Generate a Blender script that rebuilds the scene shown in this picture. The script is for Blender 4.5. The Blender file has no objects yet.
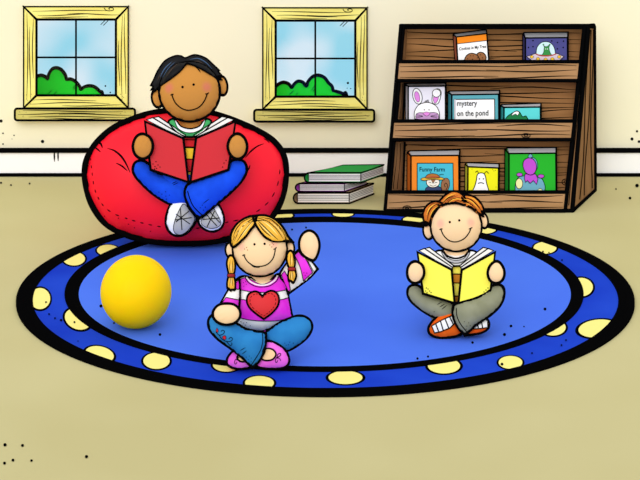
import bpy, bmesh, math, random
import numpy as np
from mathutils import Vector, Matrix
from mathutils.bvhtree import BVHTree
from mathutils.geometry import delaunay_2d_cdt

random.seed(7)
SC = bpy.context.scene
COL = SC.collection
# ---------------------------------------------------------------- camera model (640 x 480 frame)
F = 2324.0          # focal length in pixels
HC = 3.3            # camera height
YH = -400.0         # row of the horizon
RUG_Z = 0.0145
CAM = Vector((0, 0, HC))

def ray(px, py):
    return Vector(((px - 320) / F, 1.0, -(py - YH) / F))

def fl(px, py, z=0.0):                       # point of the floor (or of a level z) under a pixel
    r = ray(px, py)
    return CAM + r * ((z - HC) / r.z)

def lin(c):
    c = c / 255.0
    return c / 12.92 if c <= 0.04045 else ((c + 0.055) / 1.055) ** 2.4

def rgb(r, g, b):
    return (lin(r), lin(g), lin(b), 1.0)

# ---------------------------------------------------------------- materials
MATS = {}
def mat(name, col, rough=0.75, spec=0.2, noise=0.0, nscale=6.0, col2=None, coat=0.0, stretch=None):
    if name in MATS:
        return MATS[name]
    m = bpy.data.materials.new(name)
    m.use_nodes = True
    nt = m.node_tree
    b = nt.nodes['Principled BSDF']
    b.inputs['Base Color'].default_value = rgb(*col)
    b.inputs['Roughness'].default_value = rough
    b.inputs['Specular IOR Level'].default_value = spec
    if coat:
        b.inputs['Coat Weight'].default_value = coat
        b.inputs['Coat Roughness'].default_value = 0.25
    if col2 is not None:
        tc = nt.nodes.new('ShaderNodeTexCoord')
        mp = nt.nodes.new('ShaderNodeMapping')
        if stretch:
            mp.inputs['Scale'].default_value = stretch
        nz = nt.nodes.new('ShaderNodeTexNoise')
        nz.inputs['Scale'].default_value = nscale
        nz.inputs['Detail'].default_value = 2.0
        rp = nt.nodes.new('ShaderNodeValToRGB')
        rp.color_ramp.elements[0].position = 0.35
        rp.color_ramp.elements[1].position = 0.65
        rp.color_ramp.elements[0].color = rgb(*col)
        rp.color_ramp.elements[1].color = rgb(*col2)
        nt.links.new(tc.outputs['Object'], mp.inputs['Vector'])
        nt.links.new(mp.outputs['Vector'], nz.inputs['Vector'])
        nt.links.new(nz.outputs['Fac'], rp.inputs['Fac'])
        nt.links.new(rp.outputs['Color'], b.inputs['Base Color'])
    MATS[name] = m
    return m

INK = mat('black_ink', (7, 7, 8), rough=1.0, spec=0.0)

def skin_mat(name, col, blush, spots):
    """skin with soft rosy cheeks round the given object-space points (point, radius)"""
    m = bpy.data.materials.new(name)
    m.use_nodes = True
    nt = m.node_tree
    b = nt.nodes['Principled BSDF']
    b.inputs['Roughness'].default_value = 0.8
    b.inputs['Specular IOR Level'].default_value = 0.12
    tc = nt.nodes.new('ShaderNodeTexCoord')
    prev = None
    for p, r in spots:
        d = nt.nodes.new('ShaderNodeVectorMath'); d.operation = 'DISTANCE'
        d.inputs[1].default_value = p
        nt.links.new(tc.outputs['Object'], d.inputs[0])
        mr = nt.nodes.new('ShaderNodeMapRange'); mr.interpolation_type = 'SMOOTHERSTEP'
        mr.inputs['From Min'].default_value = r * 1.35
        mr.inputs['From Max'].default_value = r * 0.1
        nt.links.new(d.outputs['Value'], mr.inputs['Value'])
        if prev is None:
            prev = mr.outputs['Result']
        else:
            a = nt.nodes.new('ShaderNodeMath'); a.operation = 'ADD'
            nt.links.new(prev, a.inputs[0]); nt.links.new(mr.outputs['Result'], a.inputs[1])
            prev = a.outputs[0]
    mx = nt.nodes.new('ShaderNodeMix'); mx.data_type = 'RGBA'
    mx.inputs[6].default_value = rgb(*col)
    mx.inputs[7].default_value = rgb(*blush)
    nt.links.new(prev, mx.inputs[0])
    nt.links.new(mx.outputs[2], b.inputs['Base Color'])
    return m

# ---------------------------------------------------------------- 2D helpers
def spline(pts, closed=True, n=7):
    """Catmull-Rom through pixel points; a third entry marks a sharp corner"""
    P = [(float(p[0]), float(p[1])) for p in pts]
    sharp = [len(p) > 2 for p in pts]
    N = len(P)
    out = []
    for i in range(N if closed else N - 1):
        j = (i + 1) % N
        p1, p2 = P[i], P[j]
        if closed:
            p0, p3 = P[(i - 1) % N], P[(j + 1) % N]
        else:
            p0, p3 = P[max(i - 1, 0)], P[min(j + 1, N - 1)]
        if sharp[i]: p0 = p1
        if sharp[j]: p3 = p2
        if sharp[i] and sharp[j]:
            out.append(p1); continue
        for k in range(n):
            t = k / n
            t2, t3 = t * t, t * t * t
            out.append(tuple(0.5 * (2 * p1[a] + (p2[a] - p0[a]) * t + (2 * p0[a] - 5 * p1[a] + 4 * p2[a] - p3[a]) * t2
                                    + (3 * p1[a] - p0[a] - 3 * p2[a] + p3[a]) * t3) for a in (0, 1)))
    if not closed:
        out.append(P[-1])
    return out

def ell(cx, cy, rx, ry, rot=0.0, n=28):
    c, s = math.cos(rot), math.sin(rot)
    return [(cx + rx * math.cos(a) * c - ry * math.sin(a) * s, cy + rx * math.cos(a) * s + ry * math.sin(a) * c)
            for a in (2 * math.pi * k / n for k in range(n))]

def resample(poly, step, closed=True):
    out = []
    N = len(poly)
    for i in range(N if closed else N - 1):
        a, b = poly[i], poly[(i + 1) % N]
        L = math.hypot(b[0] - a[0], b[1] - a[1])
        k = max(1, int(round(L / step)))
        for q in range(k):
            out.append((a[0] + (b[0] - a[0]) * q / k, a[1] + (b[1] - a[1]) * q / k))
    if not closed:
        out.append(poly[-1])
    # drop near duplicates
    res = [out[0]]
    for p in out[1:]:
        if math.hypot(p[0] - res[-1][0], p[1] - res[-1][1]) > step * 0.3:
            res.append(p)
    if closed and math.hypot(res[0][0] - res[-1][0], res[0][1] - res[-1][1]) < step * 0.3:
        res.pop()
    return res

def area(poly):
    return abs(sum(a[0] * b[1] - b[0] * a[1] for a, b in zip(poly, poly[1:] + poly[:1]))) / 2

def offset_poly(poly, k):
    """move a closed outline outwards by k pixels"""
    sg = sum(a[0] * b[1] - b[0] * a[1] for a, b in zip(poly, poly[1:] + poly[:1]))
    s = 1 if sg > 0 else -1
    out = []
    N = len(poly)
    for i in range(N):
        a, b, c = poly[i - 1], poly[i], poly[(i + 1) % N]
        e1 = Vector((b[0] - a[0], b[1] - a[1])); e2 = Vector((c[0] - b[0], c[1] - b[1]))
        if e1.length < 1e-6 or e2.length < 1e-6:
            out.append(b); continue
        n1 = Vector((e1.y, -e1.x)).normalized() * s; n2 = Vector((e2.y, -e2.x)).normalized() * s
        m = n1 + n2
        if m.length < .3: m = n1
        m.normalize()
        q = min(1 / max(m.dot(n1), .4), 1.7)
        out.append((b[0] + m.x * k * q, b[1] + m.y * k * q))
    return out

def inside(poly, x, y):
    r = False
    for (ax, ay), (bx, by) in zip(poly, poly[1:] + poly[:1]):
        if (ay > y) != (by > y) and x < (bx - ax) * (y - ay) / (by - ay) + ax: r = not r
    return r

def runs_outside(poly, hide):
    """open pieces of a closed outline that lie outside another outline"""
    k = [not inside(hide, x, y) for x, y in poly]
    if all(k): return [poly + poly[:1]]
    st = next((i for i in range(len(k)) if k[i] and not k[i - 1]), None)
    if st is None: return []
    out, cur = [], []
    for i in range(len(k)):
        j = (st + i) % len(k)
        if k[j]: cur.append(poly[j])
        elif cur: out.append(cur); cur = []
    if cur: out.append(cur)
    return [c for c in out if len(c) > 2]

def triangulate(poly, n_int=260, interior=True):
    """boundary + interior points, triangles; boundary vertices come first"""
    A = area(poly)
    step = math.sqrt(A / max(n_int, 1)) if interior else 1e9
    bd = resample(poly, step * 0.75) if interior else list(poly)
    pts = list(bd)
    if interior:
        B = np.array(bd); B2 = np.roll(B, -1, axis=0)
        x0, y0 = B.min(0); x1, y1 = B.max(0)
        grid = []
        yy, r = y0 + step * 0.4, 0
        while yy < y1:
            xx = x0 + (step / 2 if r % 2 else 0)
            while xx < x1:
                grid.append((xx, yy)); xx += step
            yy += step * 0.87; r += 1
        G = np.array(grid)
        inside = np.zeros(len(G), bool)
        for (ax, ay), (bx, by) in zip(B, B2):
            c = ((ay > G[:, 1]) != (by > G[:, 1]))
            with np.errstate(divide='ignore', invalid='ignore'):
                xi = (bx - ax) * (G[:, 1] - ay) / (by - ay if by != ay else 1e-9) + ax
            inside ^= c & (G[:, 0] < xi)
        G = G[inside]
        if len(G):
            D = B2 - B
            L2 = (D ** 2).sum(1) + 1e-12
            t = (((G[:, None, :] - B[None]) * D[None]).sum(2) / L2).clip(0, 1)
            Q = B[None] + t[..., None] * D[None]
            dd = np.sqrt(((G[:, None, :] - Q) ** 2).sum(2)).min(1)
            G = G[dd > step * 0.42]
        pts += [tuple(g) for g in G]
    nb = len(bd)
    res = delaunay_2d_cdt([Vector(p) for p in pts], [(i, (i + 1) % nb) for i in range(nb)], [], 1, 1e-5)
    vs, fs = [tuple(v) for v in res[0]], [tuple(f) for f in res[2]]
    isb = [any(o < nb for o in og) for og in res[3]]
    return vs, fs, isb, bd

def inflate(vs, fs, isb, power=0.5):
    n = len(vs)
    W = np.zeros((n, n))
    for f in fs:
        for a, b in ((0, 1), (1, 2), (2, 0)):
            W[f[a], f[b]] = W[f[b], f[a]] = 1.0
    I = [i for i in range(n) if not isb[i]]
    if not I:
        return np.zeros(n)
    A = np.diag(W.sum(1))[np.ix_(I, I)] - W[np.ix_(I, I)]
    A += np.eye(len(I)) * 1e-9
    u = np.linalg.solve(A, np.ones(len(I)))
    h = np.zeros(n)
    h[I] = (np.maximum(u, 0) / u.max()) ** power
    return h

# ---------------------------------------------------------------- drawing planes that stand in the room
class Plane:
    """a plane standing on the floor under pixel row row0, leaning back to face the viewer (or with a given lean)"""
    def __init__(self, cx, cy, row0, z0=0.0, lean=None):
        self.A = fl(cx, row0, z0)
        if lean is None:
            self.n = -ray(cx, cy).normalized()
        else:
            self.n = Vector((0, -math.cos(lean), math.sin(lean)))
        self.s = self.A.y / F               # metres per pixel
    def P(self, px, py, d=0.0):
        r = ray(px, py)
        t = ((self.A - CAM).dot(self.n) + d) / r.dot(self.n)
        return CAM + r * t

class MB:
    """collects shapes; build() links them as ONE mesh object"""
    def __init__(self):
        self.v, self.f, self.m, self.mats = [], [], [], []
    def mi(self, m):
        if m not in self.mats:
            self.mats.append(m)
        return self.mats.index(m)
    def add(self, vs, fs, m):
        o = len(self.v)
        self.v += [Vector(p) for p in vs]
        k = self.mi(m)
        for f in fs:
            self.f.append(tuple(i + o for i in f)); self.m.append(k)
    def bvh(self):
        return BVHTree.FromPolygons(self.v, self.f)
    # --- a tube along points
    def tube(self, pts, r, m, n, closed=True, sides=7, flat=1.0):
        N = len(pts)
        vs, fs = [], []
        for i in range(N):
            p = pts[i]
            a = pts[i - 1] if (closed or i > 0) else None
            b = pts[(i + 1) % N] if (closed or i < N - 1) else None
            t1 = (p - a).normalized() if a is not None else None
            t2 = (b - p).normalized() if b is not None else None
            t = (t1 or t2) + (t2 or t1)
            if t.length < 1e-6: t = t2 or t1
            t.normalize()
            side = t.cross(n)
            if side.length < 1e-4:
                side = t.orthogonal()
            side.normalize()
            up = side.cross(t).normalized()
            k = 1.0
            if t1 is not None and t2 is not None:
                k = min(1.0 / max(t.dot(t2), 0.5), 1.6)
            rr = r(i / max(N - 1, 1)) if callable(r) else r
            for q in range(sides):
                an = 2 * math.pi * q / sides
                vs.append(p + side * (math.cos(an) * rr * k) + up * (math.sin(an) * rr * flat))
        for i in range(N if closed else N - 1):
            j = (i + 1) % N
            for q in range(sides):
                q2 = (q + 1) % sides
                fs.append((i * sides + q, j * sides + q, j * sides + q2, i * sides + q2))
        if not closed:
            fs.append(tuple(range(sides))[::-1])
            fs.append(tuple((N - 1) * sides + q for q in range(sides)))
        self.add(vs, fs, m)
    # --- an inflated shape with a dark piped rim
    def puff(self, pl, d, poly, front, back, m, line=3.2, base=None, n=260, power=0.5, ink=None, lift=0.0, mod=None, rim_lift=.001):
        poly0 = poly
        if line: poly = offset_poly(resample(poly, max(1.0, line * .45)), line * .46)
        vs, fs, isb, bd = triangulate(poly, n)
        h = inflate(vs, fs, isb, power)
        if mod: h = h * np.array([mod(x, y) for x, y in vs])
        bs = [pl.P(x, y, d) for x, y in vs]
        def off(x, y):
            if base is None: return 0.0
            o = pl.P(x, y, d)
            rd = (o - CAM).normalized()
            hit = base.ray_cast(CAM, rd)
            if hit[0] is None: return 0.0
            return max(0.0, (hit[0] - o).dot(pl.n)) + lift
        of = [off(x, y) for x, y in vs]
        fv = [p + pl.n * (o + front * k) for p, o, k in zip(bs, of, h)]
        nv = len(fv)
        bv, idx = [], {}
        for i in range(nv):
            if isb[i]:
                idx[i] = i
            else:
                idx[i] = nv + len(bv)
                bv.append(bs[i] + pl.n * ((0 if base is None else of[i] - lift - 0.004) - back * h[i]))
        # the sense of a triangle seen from the camera
        a, b, c = (fv[fs[0][k]] for k in range(3))
        flip = (b - a).cross(c - a).dot(pl.n) < 0
        F1 = [f[::-1] if flip else f for f in fs]
        F2 = [tuple(idx[i] for i in f[::-1]) for f in F1]
        self.add(fv + bv, F1 + F2, m)
        if line:
            own = BVHTree.FromPolygons(fv + bv, F1 + F2)
            self.rim(pl, d, poly0, line, own, ink, lift=rim_lift)
        return self
    # --- the dark piping that lies on the surface along a shape's outline
    def rim(self, pl, d, poly, w, bvh, ink=None, hide=None, lift=.001):
        rm = resample(poly, max(1.0, w * 0.45))
        pieces = runs_outside(rm, hide) if hide else [rm]
        for pc in pieces:
            pts = []
            for x, y in pc:
                o = pl.P(x, y, d); rd = (o - CAM).normalized()
                hit = bvh.ray_cast(CAM, rd)[0]
                pts.append(hit if hit is not None and abs((hit - o).dot(pl.n)) < .16 else o)
            # even out jumps of depth
            dep = [(q - CAM).length for q in pts]
            N = len(dep)
            for it in range(10 + N // 5):
                if hide: dep = [dep[0]] + [(dep[i - 1] + dep[i] * 2 + dep[i + 1]) / 4 for i in range(1, N - 1)] + [dep[-1]]
                else: dep = [(dep[i - 1] + dep[i] * 2 + dep[(i + 1) % N]) / 4 for i in range(N)]
            pts = [CAM + (q - CAM).normalized() * (l - lift) for q, l in zip(pts, dep)]
            self.tube(pts, w * 1.12 * pl.s / 2, ink or INK, pl.n, closed=not hide)
        return self
    # --- a thin shape lying on a surface (a colour patch of the cloth)
    def patch(self, pl, poly, bvh, m, lift=0.003, line=0, n=120, d=0.3):
        vs, fs, isb, bd = triangulate(poly, n)
        def drop(x, y, l):
            o = pl.P(x, y, d); rd = (o - CAM).normalized()
            hit = bvh.ray_cast(CAM, rd)
            return (hit[0] - rd * l) if hit[0] is not None else None
        P = [drop(x, y, lift) for x, y in vs]
        good = [p for p in P if p is not None]
        if not good: return self
        for i, p in enumerate(P):
            if p is None:
                j = min((k for k in range(len(P)) if P[k] is not None), key=lambda k: (vs[k][0] - vs[i][0]) ** 2 + (vs[k][1] - vs[i][1]) ** 2)
                dep = (P[j] - pl.P(*vs[j], 0)).dot(pl.n)
                P[i] = pl.P(vs[i][0], vs[i][1], dep)
        a, b, c = (P[fs[0][k]] for k in range(3))
        if (b - a).cross(c - a).dot(pl.n) < 0: fs = [f[::-1] for f in fs]
        self.add(P, fs, m)
        if line: self.stroke(pl, poly + poly[:1], line, bvh, lift=lift + 0.001)
        return self
    # --- a drawn line: a thin cord on a surface, or on the plane at offset d
    def stroke(self, pl, pts, w, bvh=None, d=0.0, m=None, lift=0.001, smooth=False, taper=False):
        if smooth: pts = spline(pts, closed=False, n=6)
        pts = resample(pts, max(0.8, w * 0.6), closed=False) if len(pts) > 1 else pts
        P, last = [], None
        for x, y in pts:
            o = pl.P(x, y, d)
            if bvh is not None:
                rd = (o - CAM).normalized()
                hit = bvh.ray_cast(CAM, rd)
                if hit[0] is not None:
                    o = hit[0] - rd * lift
                    last = (o - pl.P(x, y, 0)).dot(pl.n)
                elif last is not None:
                    o = pl.P(x, y, last)
            P.append(o)
        if len(P) < 2: return self
        r = w * pl.s / 2
        rad = (lambda t: r * (0.25 + 0.75 * math.sin(math.pi * min(max(t, 0.02), 0.98)))) if taper else r
        self.tube(P, rad, m or INK, pl.n, closed=False, sides=5, flat=0.6)
        return self
    # --- flat polygon at offset d of the plane
    def flat(self, pl, d, poly, m, line=0):
        vs, fs, isb, bd = triangulate(poly, interior=False)
        P = [pl.P(x, y, d) for x, y in vs]
        a, b, c = (P[fs[0][k]] for k in range(3))
        if (b - a).cross(c - a).dot(pl.n) < 0: fs = [f[::-1] for f in fs]
        self.add(P, fs, m)
        if line:
            self.tube([pl.P(x, y, d) for x, y in poly], line * pl.s / 2, INK, pl.n, sides=5, flat=0.3)
        return self
    # --- slab between two offsets
    def slab(self, pl, d0, d1, poly, m, line=0):
        vs, fs, isb, bd = triangulate(poly, interior=False)
        N = len(vs)
        P = [pl.P(x, y, d1) for x, y in vs] + [pl.P(x, y, d0) for x, y in vs]
        a, b, c = (P[fs[0][k]] for k in range(3))
        if (b - a).cross(c - a).dot(pl.n) < 0: fs = [f[::-1] for f in fs]
        F_ = list(fs) + [tuple(i + N for i in f[::-1]) for f in fs]
        near = lambda p: min(range(N), key=lambda k: (vs[k][0] - p[0]) ** 2 + (vs[k][1] - p[1]) ** 2)
        ix = [near(p) for p in poly]
        sg = sum(a[0] * b[1] - b[0] * a[1] for a, b in zip(poly, poly[1:] + poly[:1]))
        for i, j in zip(ix, ix[1:] + ix[:1]):
            if i == j: continue
            F_.append((i, j, j + N, i + N) if sg < 0 else (j, i, i + N, j + N))
        self.add(P, F_, m)
        if line:
            self.tube([pl.P(x, y, d1) for x, y in poly], line * pl.s / 2, INK, pl.n, sides=6)
        return self
    def hexa(self, c, m):
        """c: 4 front corners (tl, tr, br, bl) then the 4 behind them"""
        cen = sum((Vector(p) for p in c), Vector()) / 8
        fs = [(0, 3, 2, 1), (4, 5, 6, 7), (0, 1, 5, 4), (1, 2, 6, 5), (2, 3, 7, 6), (3, 0, 4, 7)]
        out = []
        for f in fs:
            q = [Vector(c[i]) for i in f]
            nn = (q[1] - q[0]).cross(q[2] - q[0])
            out.append(f if nn.dot(sum(q, Vector()) / 4 - cen) > 0 else f[::-1])
        self.add(c, out, m)
        return self
    def edges(self, c, pairs, r, m=None, n=Vector((0, -1, 0.25))):
        for a, b in pairs:
            p, q = Vector(c[a]), Vector(c[b])
            self.tube([p, q], r, m or INK, n, closed=False, sides=6)
            for e in (p, q): self.ball(e, r, m or INK, 6, 4)
        return self
    def ball(self, c, r, m, seg=12, rings=8, scale=(1, 1, 1), axis=None):
        vs, fs = [], []
        for i in range(rings + 1):
            th = math.pi * i / rings
            for j in range(seg):
                ph = 2 * math.pi * j / seg
                vs.append(Vector((math.sin(th) * math.cos(ph) * r * scale[0], math.sin(th) * math.sin(ph) * r * scale[1], math.cos(th) * r * scale[2])) + Vector(c))
        for i in range(rings):
            for j in range(seg):
                j2 = (j + 1) % seg
                fs.append((i * seg + j, (i + 1) * seg + j, (i + 1) * seg + j2, i * seg + j2))
        self.add(vs, fs, m)
        return self
    def limb(self, pts, radii, m, sides=12):
        """tapered limb through joints, rounded at both ends"""
        for i in range(len(pts) - 1):
            a, b = Vector(pts[i]), Vector(pts[i + 1])
            z = (b - a)
            x = z.orthogonal().normalized(); z.normalize(); y = z.cross(x)
            vs = []
            for p, r in ((a, radii[i]), (b, radii[i + 1])):
                for q in range(sides):
                    an = 2 * math.pi * q / sides
                    vs.append(p + x * math.cos(an) * r + y * math.sin(an) * r)
            fs = [(q, (q + 1) % sides, (q + 1) % sides + sides, q + sides) for q in range(sides)]
            fs += [tuple(range(sides))[::-1], tuple(range(sides, 2 * sides))]
            self.add(vs, fs, m)
        for p, r in zip(pts, radii):
            self.ball(p, r, m)
        return self
    def mesh(self, name, loc=Vector()):
        me = bpy.data.meshes.new(name)
        me.from_pydata([tuple(p - loc) for p in self.v], [], self.f)
        for m in self.mats: me.materials.append(m)
        me.polygons.foreach_set('material_index', self.m)
        me.polygons.foreach_set('use_smooth', [True] * len(self.f))
        me.update()
        return me
    def build(self, name, parent=None, loc=None, sharp=None):
        if parent is not None: loc = Vector(parent['_loc'])
        elif loc is None: loc = Vector()
        me = self.mesh(name, loc)
        if sharp is not None:
            me.set_sharp_from_angle(angle=math.radians(sharp))
        o = bpy.data.objects.new(name, me)
        COL.objects.link(o)
        o['_loc'] = list(loc)
        if parent is not None: o.parent = parent
        else: o.location = loc
        return o

def remeshed(mb, voxel, name, loc, smooth_it=6):
    """fuse closed overlapping shapes into one continuous skin"""
    me = mb.mesh(name + '_raw', loc)
    o = bpy.data.objects.new(name + '_raw', me)
    COL.objects.link(o)
    r = o.modifiers.new('r', 'REMESH'); r.mode = 'VOXEL'; r.voxel_size = voxel; r.use_smooth_shade = True
    s = o.modifiers.new('s', 'SMOOTH'); s.factor = 0.5; s.iterations = smooth_it
    dg = bpy.context.evaluated_depsgraph_get()
    out = bpy.data.meshes.new_from_object(o.evaluated_get(dg))
    v = [p.co.copy() + loc for p in out.vertices]
    f = [tuple(p.vertices) for p in out.polygons]
    bpy.data.objects.remove(o)
    return v, f

def tag(o, label=None, cat=None, group=None, kind=None):
    if label: o['label'] = label
    if cat: o['category'] = cat
    if group: o['group'] = group
    if kind: o['kind'] = kind
    return o

def empty(name, loc, label=None, cat=None, group=None, kind=None):
    o = bpy.data.objects.new(name, None)
    COL.objects.link(o)
    o.location = loc
    o['_loc'] = list(loc)
    o.empty_display_size = 0.1
    return tag(o, label, cat, group, kind)

def text_on(mb, pl, d, s, x, y, size, m, slope=0.0, squash=1.0):
    """lettering: the left end of the base line at pixel (x, y), capital height about 0.7 size"""
    cu = bpy.data.curves.new('lettering', 'FONT')
    cu.body = s; cu.size = 1.0; cu.resolution_u = 2; cu.offset = 0.012
    o = bpy.data.objects.new('lettering', cu)
    COL.objects.link(o)
    dg = bpy.context.evaluated_depsgraph_get()
    me = bpy.data.meshes.new_from_object(o.evaluated_get(dg))
    vs = []
    for v in me.vertices:
        u, w = v.co.x * size * squash, v.co.y * size
        vs.append(pl.P(x + u, y - w + u * slope, d))
    mb.add(vs, [tuple(p.vertices) for p in me.polygons], m)
    bpy.data.objects.remove(o)
# ================================================================= THE ROOM
YW = HC * F / (175.4 - YH)                # the back wall
S_W = YW / F
class WallPlane(Plane):
    def __init__(self, y):
        self.A = Vector((0, y, 0)); self.n = Vector((0, -1, 0)); self.s = y / F
WP = WallPlane(YW)
M_WALL = mat('cream_wall_paint', (245, 240, 213), rough=0.9, spec=0.05, col2=(242, 237, 208), nscale=0.9)
M_FLOOR = mat('tan_floor', (203, 195, 146), rough=0.9, spec=0.05, col2=(195, 186, 135), nscale=0.75)
M_WHITE = mat('white_paint', (250, 250, 252), rough=0.7)
def specks(mb, pl, pts, m=INK):
    for x, y, r in pts:
        mb.flat(pl, 0.002, ell(x, y, r, r, n=10), m)

WINS = [dict(o=(23.6, 6.6, 128.2, 108.0), g=(36.5, 19.5, 115.9, 95.3), vx=76.0, hy=57.4, s=(14.8, 108.6, 135.0, 120.3)),
        dict(o=(262.8, 7.8, 367.0, 109.2), g=(275.7, 20.6, 355.3, 96.6), vx=315.3, hy=58.5, s=(254.2, 109.8, 374.2, 121.6))]
# wall with two openings, built from a grid of cells
mb = MB()
XL, XR, ZT = -7.0, 7.0, 2.6
def wx(px): return (px - 320) * S_W
def wz(py): return HC - (py - YH) * S_W
xs = [XL] + [wx(w['g'][k]) for w in WINS for k in (0, 2)] + [XR]
zs = [0.0, wz(96.6), wz(19.5), ZT]
for i in range(5):
    z0w, z1w = wz(WINS[0 if i < 2 else 1]['g'][3]), wz(WINS[0 if i < 2 else 1]['g'][1])
    cols = [(0, z0w), (z1w, ZT)] if i in (1, 3) else [(0, ZT)]
    for a, b in cols:
        x0, x1 = xs[i], xs[i + 1]
        mb.hexa([(x0, YW, b), (x1, YW, b), (x1, YW, a), (x0, YW, a), (x0, YW + .012, b), (x1, YW + .012, b), (x1, YW + .012, a), (x0, YW + .012, a)], M_WALL)
specks(mb, WP, [(42.5, 141.5, 1.7), (3, 133.3, .8), (14, 135.3, .7), (3, 144, .8), (1, 121, 1.6), (12, 139, .4), (637, 131.3, 1.2), (632, 139, 1.6), (639, 141.6, 1.4)])
tag(mb.build('wall_back', sharp=30), kind='structure')

class FloorPlane:
    n = Vector((0, 0, 1)); s = 0.005
    def __init__(self, z): self.z = z
    def P(self, px, py, d=0.0): return fl(px, py, self.z + d)
mb = MB()
mb.hexa([(-7, YW + .01, 0), (7, YW + .01, 0), (7, 4, 0), (-7, 4, 0), (-7, YW + .012, -.1), (7, YW + .012, -.1), (7, 4, -.1), (-7, 4, -.1)], M_FLOOR)
FP = FloorPlane(0)
specks(mb, FP, [(5, 444.7, 1.7), (22.5, 445.3, 1.5), (4.5, 463, 1.5), (13, 460, 1.5), (31.5, 460.5, 1.3), (86.5, 456.5, 1.6),
                (1, 182.7, 1.1), (11, 185, .9), (29.6, 183.5, .9), (630, 198, 1.4), (637, 185.5, 1.8), (616, 189, .8)])
tag(mb.build('floor', sharp=30), kind='structure')

# baseboard: white board with black top and bottom mouldings
mb = MB()
BT = 0.02
BP = WallPlane(YW - BT)
def bar(mb, y0, y1, th, m, x0=XL, x1=XR):
    z0, z1 = max(wz(y1), 0.0005), wz(y0)
    mb.hexa([(x0, YW - th, z1), (x1, YW - th, z1), (x1, YW - th, z0), (x0, YW - th, z0), (x0, YW, z1), (x1, YW, z1), (x1, YW, z0), (x0, YW, z0)], m)
bar(mb, 150, 175, BT, M_WHITE)
bar(mb, 147.8, 151.6, BT + .012, INK)
bar(mb, 172.2, 175.4, BT + .012, INK)
for x, y1 in ((54.3, 161.6), (58.0, 161.2)):
    mb.stroke(BP, [(x, 151), (x + .2, y1)], 1.7, d=0.001, taper=True)
tag(mb.build('baseboard_back', sharp=30), kind='structure')

# outdoors behind the windows: a pale sky dome section, far hedge bushes
def sky_material():
    m = bpy.data.materials.new('cloudy_sky'); m.use_nodes = True
    nt = m.node_tree; nt.nodes.clear()
    out = nt.nodes.new('ShaderNodeOutputMaterial'); em = nt.nodes.new('ShaderNodeEmission')
    tc = nt.nodes.new('ShaderNodeTexCoord'); nz = nt.nodes.new('ShaderNodeTexNoise'); rp = nt.nodes.new('ShaderNodeValToRGB')
    nz.inputs['Scale'].default_value = 2.6; nz.inputs['Detail'].default_value = 1.0
    rp.color_ramp.elements[0].position = 0.36; rp.color_ramp.elements[1].position = 0.6
    rp.color_ramp.elements[0].color = rgb(158, 221, 240); rp.color_ramp.elements[1].color = rgb(224, 240, 250)
    nt.links.new(tc.outputs['Object'], nz.inputs['Vector']); nt.links.new(nz.outputs['Fac'], rp.inputs['Fac'])
    nt.links.new(rp.outputs['Color'], em.inputs['Color']); nt.links.new(em.outputs[0], out.inputs[0])
    em.inputs['Strength'].default_value = 0.97
    return m
mb = MB()
SKY_Y = YW + 1.3
mb.hexa([(-4.5, SKY_Y, 2.4), (3.5, SKY_Y, 2.4), (3.5, SKY_Y, -0.9), (-4.5, SKY_Y, -0.9), (-4.5, SKY_Y + .05, 2.4), (3.5, SKY_Y + .05, 2.4), (3.5, SKY_Y + .05, -0.9), (-4.5, SKY_Y + .05, -0.9)], sky_material())
tag(mb.build('sky_backdrop', sharp=30), kind='structure')

M_BUSH = mat('leaf_green', (36, 212, 48), rough=0.9, spec=0.05)
M_GROUND = mat('lawn_green', (40, 150, 50), rough=0.95, spec=0.02)
mb = MB()
mb.hexa([(-4.5, SKY_Y, 0), (3.5, SKY_Y, 0), (3.5, YW + .03, 0), (-4.5, YW + .03, 0), (-4.5, SKY_Y, -.1), (3.5, SKY_Y, -.1), (3.5, YW + .03, -.1), (-4.5, YW + .03, -.1)], M_GROUND)
tag(mb.build('ground', sharp=30), kind='structure')
BUSH_D = 0.42
def bush(polys, label, ticks, cx):
    bp = WallPlane(YW + BUSH_D)
    base = fl(cx, 100, 0.0); base = Vector(((cx - 320) * bp.s, YW + BUSH_D, 0))
    mb = MB()
    for k, (poly, d) in enumerate(polys):
        sp = spline(poly)
        mb.puff(bp, d, sp, 0.07, 0.07, M_BUSH, line=3.4, n=420)
    bv = mb.bvh()
    for t in ticks: mb.stroke(bp, t, 0.8, bv, taper=True)
    o = mb.build('bush', loc=base)
    tag(o, label, 'bush', 'bushes outside the windows')
bush([([(28, 84), (31, 79), (36.5, 76.6), (41, 75.3), (45.4, 76.8), (47.8, 79, 1), (48.8, 74.5), (52, 69.3), (56.2, 67.8), (61, 69.6), (65, 74.5), (66.4, 79.6, 1), (71, 79.2), (75.8, 82), (79.5, 86.5), (80.8, 89.8, 1),
        (84, 87.2), (89.3, 85.8), (95, 87.2), (99.5, 91.5), (103, 99), (104, 159, 1), (28, 159, 1)], .0)],
     'round green bush with four bumps outside the left window', [[(48, 94), (52.5, 89.5)], [(54, 94.5), (57, 91)], [(72, 88.5), (75.5, 85)], [(73, 89.8), (75, 87.6)]], 66)
bush([([(270, 96), (272.6, 90), (276, 86), (282.6, 82.4), (288.5, 84), (291.6, 88.4, 1), (294, 84.5), (298, 81.4), (302.8, 82.4), (306.4, 86.4, 1), (308.4, 81.3), (313, 76.5), (318.5, 75.3), (324.4, 77.7), (328.4, 82.8), (332, 86.5), (333, 91, 1), (338, 92), (343, 94), (347, 99), (349, 159, 1), (268, 159, 1)], .0)],
     'green bush rising to a tall hump outside the right window', [[(289, 95), (294, 90.5)], [(296, 95), (298, 92.5)], [(311, 91), (315, 85)], [(312.5, 92), (315, 88.5)]], 310)

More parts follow.
